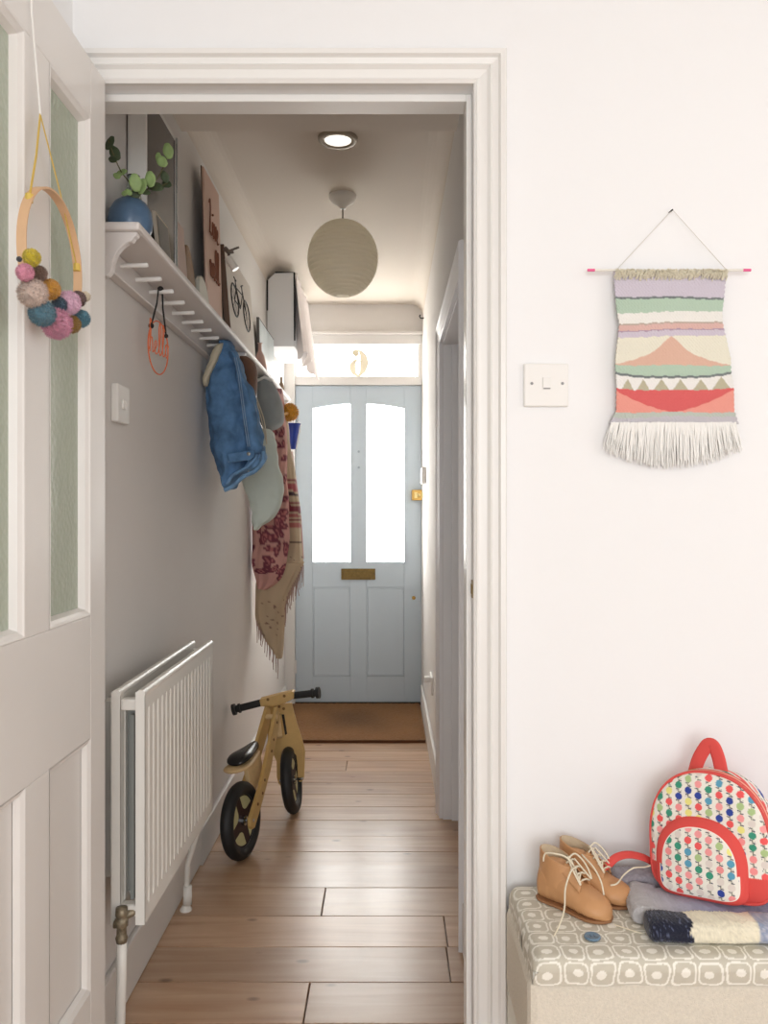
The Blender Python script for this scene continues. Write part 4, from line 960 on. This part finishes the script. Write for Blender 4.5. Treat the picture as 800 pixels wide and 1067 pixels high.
# fork: a bent plywood yoke over the front wheel
def K(a, b): return (210 + a / 4.85, 690 + b / 4.85)
right = [(455, 205), (468, 262), (488, 330), (508, 390), (522, 450), (520, 520), (517, 585), (508, 602), (493, 604), (486, 588), (484, 520), (478, 470), (455, 440), (425, 432)]
left = [(405, 445), (398, 500), (402, 560), (420, 595), (418, 618), (402, 625), (388, 612), (380, 580), (378, 500), (352, 440), (335, 400), (331, 330), (326, 280), (316, 215)]
w = MB(); w.pxprism([K(*q) for q in right + left], 3.345, .016); part('fork', w, M['ply'], t, bevel=.002)
w = MB(); w.pxprism([K(*q) for q in ((404, 262), (417, 262), (432, 360), (422, 366))], 3.342, .003); part('fork_slot', w, M['dark'], t)  # no opening cut; a thin dark plate stands for the slot's inner shade
w = MB(); w.pxprism([K(*q) for q in ((292, 188), (400, 160), (458, 146), (466, 152), (466, 182), (420, 205), (370, 222), (298, 222))], 3.30, .05); part('handlebar_block', w, M['ply'], t, bevel=.003)
bp2 = mat('brown_spots', (128, 92, 44), .6)
for a, b in ((335, 186), (418, 168), (340, 236), (372, 225), (392, 222), (415, 232), (392, 262)):
    w = MB(); w.lathe([(.0001, -.003), (.006, -.003), (.006, 0)], P(*K(a, b), 3.30 if b < 200 else 3.344), (0, 1, 0), 8)
    part('screw_spot', w, bp2, t)
w = MB(); g0, g1 = P(*K(298, 203), 3.325), P(*K(172, 235), 3.325); w.tube([g0, g1], .0145, 14); w.tube([g1, g1 + (g1 - g0).normalized() * .013], .023, 14); w.tube([g1 + (g0 - g1).normalized() * .02, g1 + (g0 - g1).normalized() * .012], .019, 14)
part('grip', w, M['black'], t, 'left black rubber grip')
w = MB(); g0, g1 = P(*K(462, 166), 3.325), P(*K(580, 153), 3.31); w.tube([g0, g1], .0145, 14); w.tube([g1, g1 + (g1 - g0).normalized() * .013], .023, 14); w.tube([g1 + (g0 - g1).normalized() * .02, g1 + (g0 - g1).normalized() * .012], .019, 14)
part('grip', w, M['black'], t, 'right black rubber grip')
w = MB(); w.tube([P(288, 742, 3.30), P(291, 768, 3.25)], .013, 12); w.tube([sp(.30, .29, -.03), sp(.30, .29, .03)], .009, 10); part('steering_column', w, M['plyedge'], t)

# ------------------------------------------------------------------ ottoman
OTX0, OTX1, OTY0, OTY1, OZ0, OZ1, OZ2 = .232, .95, 1.335, 1.605, .275, .428, .470
t = thing('ottoman', 'cream upholstered ottoman with a printed cushion lid against the white wall', 'ottoman', ((OTX0 + OTX1) / 2, 1.47, .0))
w = MB(); w.box(OTX0 - .006, OTX1, OTY0 + .004, OTY1, OZ0, OZ1 + .004); part('base', w, mat('cream_linen', (228, 220, 204), .95, (520, .8), (200, .08)), t, bevel=.014)
for x, y_ in ((OTX0 + .04, OTY0 + .04), (OTX1 - .04, OTY0 + .04), (OTX0 + .04, OTY1 - .03), (OTX1 - .04, OTY1 - .03)):
    w = MB(); w.lathe([(.0001, 0), (.012, 0), (.019, .20), (.022, OZ0 + .002), (.0001, OZ0 + .002)], (x, y_, 0), (0, 0, 1), 16); part('leg', w, mat('dark_leg_wood', (62, 44, 34), .5), t, smooth=False)
def cush_mat():
    m = bpy.data.materials.new('printed_lid_fabric'); m.use_nodes = True; nt = m.node_tree; N = nt.nodes; L = nt.links; b = N['Principled BSDF']; b.inputs['Roughness'].default_value = .9
    at = N.new('ShaderNodeAttribute'); at.attribute_name = 'Col'; L.new(at.outputs['Color'], b.inputs['Base Color'])
    tc = N.new('ShaderNodeTexCoord'); n = N.new('ShaderNodeTexNoise'); n.inputs['Scale'].default_value = 500; L.new(tc.outputs['Object'], n.inputs['Vector'])
    bp_ = N.new('ShaderNodeBump'); bp_.inputs['Strength'].default_value = .35; bp_.inputs['Distance'].default_value = .001; L.new(n.outputs['Fac'], bp_.inputs['Height']); L.new(bp_.outputs[0], b.inputs['Normal']); return m
def tile(u, v):
    """hand drawn rounded squares with a dot; u,v in metres"""
    s_ = .0435; wob = .0016 * math.sin(u * 70 + v * 31) + .0012 * math.sin(v * 120 - u * 50)
    a, b = (u + wob) / s_, (v + wob * .8) / (s_ * .95); i, j = math.floor(a), math.floor(b); fa, fb = a - i - .5, b - j - .5
    R = random.Random(i * 97 + j * 31 + 7); n_ = (abs(fa) ** 5 + abs(fb) ** 5) ** .2
    taupe, crm = (204, 198, 182), (244, 241, 230)
    c = taupe
    if .395 < n_ < .465: c = crm
    if n_ > .50: c = taupe
    dd = math.hypot((fa - R.uniform(-.04, .04)) * 1.0, (fb - R.uniform(-.04, .04)) * 1.1)
    if dd < .19: c = crm
    k = 1 + .04 * noise.noise(Vector((u * 90, v * 90, 1)))
    return (lin(c[0]) * k, lin(c[1]) * k, lin(c[2]) * k, 1)
# lid: one wrapped sheet; parameter v runs up the front edge, over the top, down the back
w = MB(); rr = .020; LW = OTX1 - OTX0; prof = []
yf, yb = OTY0 - .004, OTY1 + .002
prof.append((yf + .004, OZ1 - .002)); 
for k in range(0, 9):
    a = PI / 2 * k / 8; prof.append((yf + rr - rr * math.cos(a), OZ2 - rr + rr * math.sin(a)))
for k in range(1, 30): prof.append((yf + rr + (yb - yf - 2 * rr) * k / 30, OZ2))
for k in range(0, 9):
    a = PI / 2 * k / 8; prof.append((yb - rr + rr * math.sin(a), OZ2 - rr + rr * math.cos(a)))
prof.append((yb, OZ1))
# resample finely
fine = [prof[0]]; arc = [0]
for (a, b) in zip(prof, prof[1:]):
    l = math.hypot(b[0] - a[0], b[1] - a[1]); n = max(1, int(l / .0014))
    for k in range(1, n + 1): fine.append((a[0] + (b[0] - a[0]) * k / n, a[1] + (b[1] - a[1]) * k / n)); arc.append(arc[-1] + l / n)
nx = int(LW / .0014); xs = [OTX0 + LW * k / nx for k in range(nx + 1)]
vs, cs = [], []
rL = .020
for q, (yy, zz) in enumerate(fine):
    for x in xs:
        e = max(0, rL - (x - OTX0)) / rL; dz = rL * (1 - math.sqrt(max(0, 1 - e * e)))
        k_ = dz / rL
        z2 = max(OZ1 - .002, zz - dz * 1.0) if zz > OZ2 - rr else zz
        y2 = yy + (.006 * k_ if yy < 1.45 else -.006 * k_)
        z2 += .0012 * noise.noise(Vector((x * 14, yy * 14, 0)))
        vs.append((x, y2, z2)); cs.append(tile(x - OTX0 - .004, arc[q] + .0))
nX = len(xs); fs = [(j * nX + i, j * nX + i + 1, (j + 1) * nX + i + 1, (j + 1) * nX + i) for j in range(len(fine) - 1) for i in range(nX - 1)]
w.add(vs, fs, cs)
# left end skirt of the lid
vs, cs = [], []; nz = 16
for q, (yy, zz) in enumerate(fine):
    for k in range(nz + 1):
        f = k / nz; y2 = yy + (.006 if yy < 1.45 else -.006)
        zt2 = max(OZ1 - .002, zz - rL) if zz > OZ2 - rr else zz
        vs.append((OTX0, y2, zt2 + (OZ1 - .002 - zt2) * f)); cs.append(tile(-.004 - f * .022 + OTX0 * 0, arc[q]))
n1 = nz + 1; w.add(vs, [(j * n1 + i, j * n1 + i + 1, (j + 1) * n1 + i + 1, (j + 1) * n1 + i) for j in range(len(fine) - 1) for i in range(nz)], cs)
w.box(OTX0 + .003, OTX1 - .001, OTY0 + .003, OTY1 - .002, OZ1 - .003, OZ1 + .002, C(200, 192, 176))
part('cushion_lid', w, cush_mat(), t, 'taupe and cream printed lid', smooth=True)

# ------------------------------------------------------------------ knitted scarf, folded
ZT = OZ2 + .001
def slab(poly_c, hw, z0, z1, colf, seg=36, knit=0.0018, twist=0, nring=90, kf=1.0):
    """soft rounded strip along a centre line"""
    pts = smoothpts([tuple(p) for p in poly_c], max(2, nring // (len(poly_c) - 1))); w = MB(); rings = []; cols = []
    cum = 0
    for i, p in enumerate(pts):
        p = Vector((p[0], p[1], 0)); a = Vector((*pts[max(i - 1, 0)][:2], 0)); b = Vector((*pts[min(i + 1, len(pts) - 1)][:2], 0)); tt = (b - a).normalized(); nn = Vector((-tt.y, tt.x, 0))
        if i: cum += (p - Vector((*pts[i - 1][:2], 0))).length
        e = min(1, (i + .3) / (len(pts) * .06), (len(pts) - 1 - i + .3) / (len(pts) * .06)) ** .5
        ring = []
        for j in range(seg):
            th = 2 * PI * j / seg; ca, sa = math.cos(th), math.sin(th); ca = math.copysign(abs(ca) ** .6, ca); sa = math.copysign(abs(sa) ** .7, sa)
            bump = knit * math.sin(cum * 900 * kf) * math.sin(j * 2.1 + (i % 2)) + .003 * noise.noise(Vector((p.x * 30 + ca, p.y * 30, sa * 2)))
            h = (z1 - z0) / 2; q = p + nn * (hw * ca * (.55 + .45 * e) + bump * ca); z = z0 + h + h * sa * (.5 + .5 * e) + bump * max(sa, 0)
            v = Vector((q.x, q.y, max(z, z0 - .0))); ring.append(v); cols.append(colf(cum, v))
        rings.append(ring)
    w.loft(rings, True, True, cols); return w
def scol(cum, v):
    n = noise.noise(Vector((v.x * 300, v.y * 300, v.z * 300)))
    if v.x < .5025 + .004 * math.sin(v.z * 200): c = (24, 28, 48) if n < .38 else (84, 90, 116)
    elif v.x < .613: c = (238, 230, 206)
    else: c = (150, 160, 184) if n < .1 else (178, 180, 192)
    k = 1 + .2 * n; return (lin(c[0]) * k, lin(c[1]) * k, lin(c[2]) * k, 1)
def gcol(cum, v):
    n = noise.noise(Vector((v.x * 90, v.y * 90, v.z * 90))); m = noise.noise(Vector((v.x * 300, v.y * 300, 3)))
    f = min(1, max(0, (v.x - .45) / .12)); c0, c1 = (192, 190, 192), (150, 152, 186); c = [c0[i] + (c1[i] - c0[i]) * f for i in range(3)]
    k = 1 + .14 * n + .16 * m; return (lin(c[0]) * k, lin(c[1]) * k, lin(c[2]) * k, 1)
def dcol(cum, v):
    m = noise.noise(Vector((v.x * 260, v.y * 260, v.z * 200))); k = 1 + .3 * m; return (lin(158) * k, lin(154) * k, lin(162) * k, 1)
t = thing('knitted_scarf', 'folded chunky knitted scarf in navy, cream and grey under the backpack', 'scarf', (.55, 1.45, OZ2))
M['knit'] = mat('chunky_wool', None, .95, (240, .9), None, attr=True, sheen=.25)
part('front_fold', slab([(.436, 1.403), (.50, 1.399), (.60, 1.397), (.80, 1.395)], .030, ZT, ZT + .036, scol, nring=130), M['knit'], t, 'navy, cream and blue-grey stripes', smooth=True)
part('middle_fold', slab([(.452, 1.440), (.455, 1.49), (.470, 1.545)], .026, ZT, ZT + .030, gcol, nring=60), M['knit'], t, 'light grey fold', smooth=True)
part('under_fold', slab([(.455, 1.475), (.52, 1.47), (.66, 1.47), (.82, 1.47)], .066, ZT, ZT + .030, gcol, nring=80), M['knit'], t, 'lavender grey fold', smooth=True)
part('back_fold', slab([(.425, 1.575), (.50, 1.575), (.60, 1.58)], .026, ZT, ZT + .038, dcol, nring=60), M['knit'], t, 'darker grey fold', smooth=True)

# ------------------------------------------------------------------ backpack
BW, BH = .104, .214
broot = Vector((.595, 1.503, ZT + .030))
from mathutils import Euler
t = thing('childs_backpack', 'spotted white and coral small backpack sitting on the ottoman', 'backpack', broot, (math.radians(-7), math.radians(-4), math.radians(-36)))
def _arch_raw(a, hw, h):
    x, z = -math.sin(a), -math.cos(a)
    e = 2.25 if z >= 0 else 5.5
    xx = math.copysign(abs(x) ** (2 / e), x); zz = math.copysign(abs(z) ** (2 / e), z); mid = h * .42
    return xx * hw, mid + (zz * (h - mid) if zz > 0 else zz * mid)
_AC = {}
def arch(u, hw, h):
    """closed arch outline, evenly spaced, u in 0..1 starting bottom centre"""
    if (hw, h) not in _AC:
        pts = [_arch_raw(2 * PI * (k / 6000), hw, h) for k in range(6001)]; ar = [0]
        for a, b in zip(pts, pts[1:]): ar.append(ar[-1] + math.hypot(a[0] - b[0], a[1] - b[1]))
        tab, q = [], 0
        for k in range(1201):
            tgt = ar[-1] * k / 1200
            while q < 5999 and ar[q + 1] < tgt: q += 1
            f = (tgt - ar[q]) / max(1e-9, ar[q + 1] - ar[q]); tab.append((pts[q][0] + (pts[q + 1][0] - pts[q][0]) * f, pts[q][1] + (pts[q + 1][1] - pts[q][1]) * f))
        _AC[(hw, h)] = tab
    return _AC[(hw, h)][int(round((u % 1) * 1200))]
PAL = [(238, 92, 92), (244, 160, 160), (176, 200, 140), (60, 150, 122), (92, 160, 190), (48, 70, 158), (238, 232, 140), (226, 216, 208), (238, 92, 92), (240, 150, 150)]
def spots(x, z):
    cw, chh = .0178, .0196
    i = math.floor(x / cw); fx = x / cw - i - .5; off = (i * .37) % 1
    j = math.floor(z / chh + off); fz = z / chh + off - j - .5
    R = random.Random(i * 131 + j * 57 + 11); col = R.choice(PAL)
    dd = math.hypot(fx * cw, (fz) * chh)
    base = (240, 236, 226)
    c = base
    if abs(fx) < .13: c = (228, 224, 205)
    if dd < .0062: c = col
    else:
        ez = (abs(fz) - .5) * chh; ex = fx * cw
        for sx in (-1, 1):
            a_, b_ = ex - sx * .0030, ez + .0016 * sx * (1 if fz > 0 else -1) + .0008
            if math.hypot((a_ + sx * b_ * .9) / .0024, b_ / .0011) < 1: c = (58, 60, 78)
        if abs(ex) < .0006: c = (90, 92, 96)
    return c
cor = (222, 80, 74)
def puff(mb, hw, h, z0, y0, depth, colr, nr=150, na=360, back=.35, nose=2.6, xo=0):
    """domed pillow in local x,z with front towards -y"""
    vs, cs = [], []; c0x, c0z = 0, z0 + h * .42
    for i in range(nr + 1):
        r = i / nr
        for k in range(na):
            x, z = arch(k / na, hw, h); z += z0
            dep = (1 - r ** nose) ** (1 / 2.2)
            X, Z = c0x + (x - c0x) * r + xo, c0z + (z - c0z) * r
            crease = .0018 * noise.noise(Vector((X * 22, Z * 22, 4)))
            vs.append((X, y0 - depth * dep + crease * 1.5, Z)); c = colr(X, Z, r, k / na); cs.append(C(*c))
    fs = [(i * na + k, i * na + (k + 1) % na, (i + 1) * na + (k + 1) % na, (i + 1) * na + k) for i in range(nr) for k in range(na)]
    mb.add(vs, fs, cs)
# body: gusset tube + domed front
def bcol(X, Z, r, u):
    if Z < .048 and abs(X + .011) > .06: return cor
    return spots(X + .003, Z)
w = MB(); puff(w, BW, BH, 0, -.038, .016, bcol, nose=4)
part('front_panel', w, M['attrcloth'], t, 'white cloth with coloured spots', smooth=True, local=True)
def ring_at(s_, y_, na=300, dz=0): 
    out = []
    for k in range(na):
        x, z = arch(k / na, BW, BH); c0z = BH * .42; out.append(Vector((x * s_, y_, c0z + (z - c0z) * s_)))
    return out
w = MB(); rings, cols = [], []
NY = 46
for q in range(NY + 1):
    f = q / NY; y_ = -.038 + .078 * f; s_ = 1 + .018 * math.sin(PI * f) - .05 * max(0, f - .8) * 5 * f
    rg = ring_at(s_, y_); rings.append(rg)
    for k, v in enumerate(rg):
        zip_ = .10 < f < .18 or .27 < f < .34
        if v.z < BH * .30: c = cor
        elif zip_ or f > .9: c = cor
        elif .18 <= f <= .27: c = (244, 170, 150)
        else: c = spots(v.x * .6 + y_ * 1.0, v.z + v.x * .3)
        cols.append(C(*c))
w.loft(rings, False, True, cols)
part('gusset', w, M['attrcloth'], t, 'side band with coral zip', smooth=True, local=True)
w = MB(); rg = ring_at(.95, .040); w.loft([rg, [v * .6 + Vector((0, .044 - .040 * .6, BH * .17)) for v in rg]], True, True); part('back_panel', w, M['coral'], t, local=True)
w = MB(); w.tube([v + Vector((0, -.0, 0)) for v in ring_at(1.004, -.040, 90)] + [ring_at(1.004, -.040, 90)[0]], .0028, 8); part('piping', w, mat('coral_piping', (222, 84, 78), .7), t, smooth=True, local=True)
# pocket
def pcol(X, Z, r, u):
    top = Z > .022
    lim = .80 if Z > .05 else .86
    if r > lim: return cor
    if r > lim - .02: return (248, 240, 230)
    return spots(X, Z + .004)
w = MB(); puff(w, .080, .142, -.004, -.050, .024, pcol, nose=3.6, xo=-.011)
part('front_pocket', w, M['attrcloth'], t, 'arched pocket with a wide coral border', smooth=True, local=True)
w = MB(); pr2 = []
for k in range(60):
    x, z = arch(k / 60, .0802, .142); pr2.append(Vector((x - .011, -.047, z - .004)))
rings = []
for q in range(4): rings.append([Vector((v.x * (1 + .01 * q), -.050 + .010 * q, v.z)) for v in pr2])
w.loft(rings, False, True); part('pocket_side', w, M['coral'], t, smooth=True, local=True)
# handle
hp = smoothpts([(-.034, .0, BH - .014), (-.025, .0, BH + .014), (-.013, .0, BH + .036), (-.005, .0, BH + .045), (.004, .0, BH + .043), (.011, .0, BH + .026), (.015, .0, BH + .006), (.017, .0, BH - .014)], 5)
w = MB(); w.tube(hp, .0125, 10, flat=.22, up=(0, 1, 0)); part('top_handle', w, M['coral'], t, smooth=True, local=True)
# shoulder strap on the left, ends lying towards the shoes
w = MB(); stp = [P(681, 899, 1.565), P(670, 893, 1.56), P(655, 890, 1.56), P(642, 893, 1.555), P(633, 901, 1.55), P(625, 904, 1.545)]
stp = smoothpts([tuple(q) for q in stp], 5)
w.tube(stp, .0078, 10, flat=.28, up=(0, -.6, .8)); part('shoulder_strap', w, M['coral'], t, smooth=True)
w = MB(); w.box(.02, .045, -.078, -.074, .07, .072); 

# ------------------------------------------------------------------ leather baby boots
def catm(tab, s_):
    return interp(tab, s_)
def shoe(loc, rz, label, seed):
    t = thing('leather_bootie', label, 'shoe', loc, (0, 0, rz), 'pair of tan leather booties')
    L_ = .150
    H_ = [(0, .046), (.05, .066), (.15, .076), (.3, .078), (.40, .072), (.50, .059), (.60, .048), (.72, .040), (.84, .034), (.93, .027), (.98, .018), (1, .008)]
    Wd_ = [(0, .006), (.02, .016), (.08, .0245), (.2, .0275), (.35, .0275), (.5, .0295), (.65, .0325), (.78, .033), (.88, .028), (.95, .019), (.985, .010), (1, .002)]
    w = MB(); rings = []; n = 28; N_ = 44
    for i in range(N_ + 1):
        s_ = i / N_; h = catm(H_, s_); hw = catm(Wd_, s_); ring = []
        for k in range(n):
            a = 2 * PI * k / n; ca, sa = math.cos(a), math.sin(a)
            zz = .5 * h + .5 * h * math.copysign(abs(sa) ** (.75 if sa < 0 else 1.0), sa)
            wid = hw * math.copysign(abs(ca) ** .8, ca) * (1 - .18 * max(0, sa))
            wr = .0007 * noise.noise(Vector((s_ * 22, a * 2, seed)))
            x = s_ * L_ + (.006 * (1 - min(1, s_ / .08)) * 0)
            ring.append((x, wid + .006 * math.sin(PI * s_) * (1 if seed % 2 else -1) * .5 + wr, zz + wr + .002))
        rings.append(ring)
    w.loft(rings, True, True)
    # ankle collar
    rings = []; m = 32
    def ank(f, inner=0):
        out = []
        for k in range(m):
            a = 2 * PI * k / m; ca, sa = math.cos(a), math.sin(a)
            lx = .0395 - .004 * f - inner; ly = .0265 - .0035 * f - inner
            z = .036 + (.050 + .010 * -ca) * f + (.004 * max(0, ca) ** 4) * 0
            out.append((.0425 - .003 * f + lx * ca + .001 * math.sin(3 * a), ly * sa, z))
        return out
    for f in (0, .2, .4, .6, .8, .95, 1.0): rings.append(ank(f))
    rings.append(ank(1.0, .0022))
    w.loft(rings, False, True)
    part('upper', w, M['leather'], t, smooth=True, local=True, sub=1)
    w = MB(); w.loft([ank(f, .0024) for f in (1.0, .8, .5, .2)], False, True)
    w.add([(.0425, 0, .044)], []); part('lining', w, M['lining'], t, smooth=True, local=True)
    w = MB(); ins = ank(.35, .003); w.add(ins, [tuple(range(len(ins)))]); part('insole', w, M['lining'], t, local=True)
    # sole
    w = MB(); rings = []
    so = []
    for i in range(0, N_ + 1):
        s_ = i / N_; so.append((s_ * L_ * 1.012 - .001, catm(Wd_, s_) * 1.0 + .0003 + .003 * math.sin(PI * s_) * (1 if seed % 2 else -1)))
    for i in range(N_, -1, -1):
        s_ = i / N_; so.append((s_ * L_ * 1.012 - .001, -catm(Wd_, s_) - .0003 + .003 * math.sin(PI * s_) * (1 if seed % 2 else -1)))
    w.prism(so, (0, 0, .0), (1, 0, 0), (0, 1, 0), (0, 0, 1), .0055); part('sole', w, M['sole'], t, local=True, bevel=.002)
    # facing flaps
    for sy in (-1, 1):
        w = MB()
        def flap(u, v):
            x = .062 + .036 * u; h = interp([(0, .0805), (.4, .069), (1, .0535)], u); y_ = sy * (.0055 + .013 * v)
            return (x - .004 * (1 - u) * v, y_, h + .0032 - .012 * v * v - .004 * v)
        w.grid(10, 8, flap); part('facing', w, M['leather'], t, smooth=True, solid=.0022, local=True)
    # laces
    w = MB(); pts = []
    for k in range(4):
        f = k / 3; x = .066 + .028 * f; h = interp([(0, .0805), (.4, .069), (1, .0535)], f) + .0058
        w.tube([(x, -.011, h - .0035), (x + .002, -.004, h), (x + .004, .004, h), (x + .006, .011, h - .0035)], .0016, 7)
        if k < 3: w.tube([(x, .011, h - .003), (x + .004, .0, h + .0008), (x + .0085, -.011, h - .006)], .0016, 7)
    # bow loops
    kx_, kz_ = .064, .088
    for sy in (-1, 1):
        lp = smoothpts([(kx_, 0, kz_), (kx_ + .006, sy * .012, kz_ + .006), (kx_ + .022, sy * .020, kz_ - .010), (kx_ + .036, sy * .018, kz_ - .032), (kx_ + .026, sy * .012, kz_ - .020), (kx_ + .008, sy * .005, kz_)], 5)
        w.tube(lp, .0016, 7)
    w.ball((kx_, 0, kz_), .0032, 8)
    part('laces', w, M['lace'], t, smooth=True, local=True)
    return t
h1, h2 = math.radians(-46), math.radians(-38)
s1 = shoe((.284, 1.557, ZT), h1, 'front tan leather bootie, nearest the blue button', 1)
s2 = shoe((.328, 1.598, ZT), h2, 'rear tan leather bootie, partly hidden behind the other', 2)
def strand(par, pts, r=.0015):
    w = MB(); w.tube(smoothpts([tuple(p) for p in pts], 6), r, 7); part('lace_end', w, M['lace'], par, smooth=True)
strand(s1, [P(601, 903, 1.475), P(595, 907, 1.455), P(589, 925, 1.435), P(588, 945, 1.43), P(584, 960, 1.43), P(575, 978, ZT and 1.40), P(560, 992, 1.372)])
strand(s1, [P(600, 905, 1.478), P(590, 893, 1.49), P(578, 889, 1.49), P(568, 889, 1.50), P(566, 897, 1.50)])
strand(s2, [P(606, 890, 1.525), P(618, 903, 1.49), P(626, 918, 1.475), P(629, 932, 1.468)])
strand(s2, [P(636, 922, 1.50), P(643, 920, 1.505), P(650, 911, 1.53), P(660, 904, 1.535), P(672, 903, 1.54), P(678, 901, 1.54)])
strand(s2, [P(640, 963, 1.438), P(655, 968, 1.425), P(668, 972, 1.415), P(680, 976, 1.41)], .0011)

# blue button on the lid
bc = P(617, 976.5, 1.398); bc.z = ZT
w = MB(); w.lathe([(.0001, .0), (.0125, 0), (.0140, .002), (.0135, .004), (.0112, .0045), (.0095, .0035), (.0001, .0035)], bc, (0, 0, 1), 28)
t = solo('blue_button', w, mat('blue_button_plastic', (104, 130, 152), .3), 'round blue-grey button lying on the ottoman beside the boot', 'button', smooth=True)
w = MB()
for a, b in ((-.003, -.002), (.003, -.002), (-.003, .003), (.003, .003)): w.lathe([(.0001, .0038), (.0012, .0038), (.0012, .0030)], bc + Vector((a, b, 0)), (0, 0, 1), 8)
part('button_hole', w, mat('hole_dark', (50, 66, 84), .6), t)
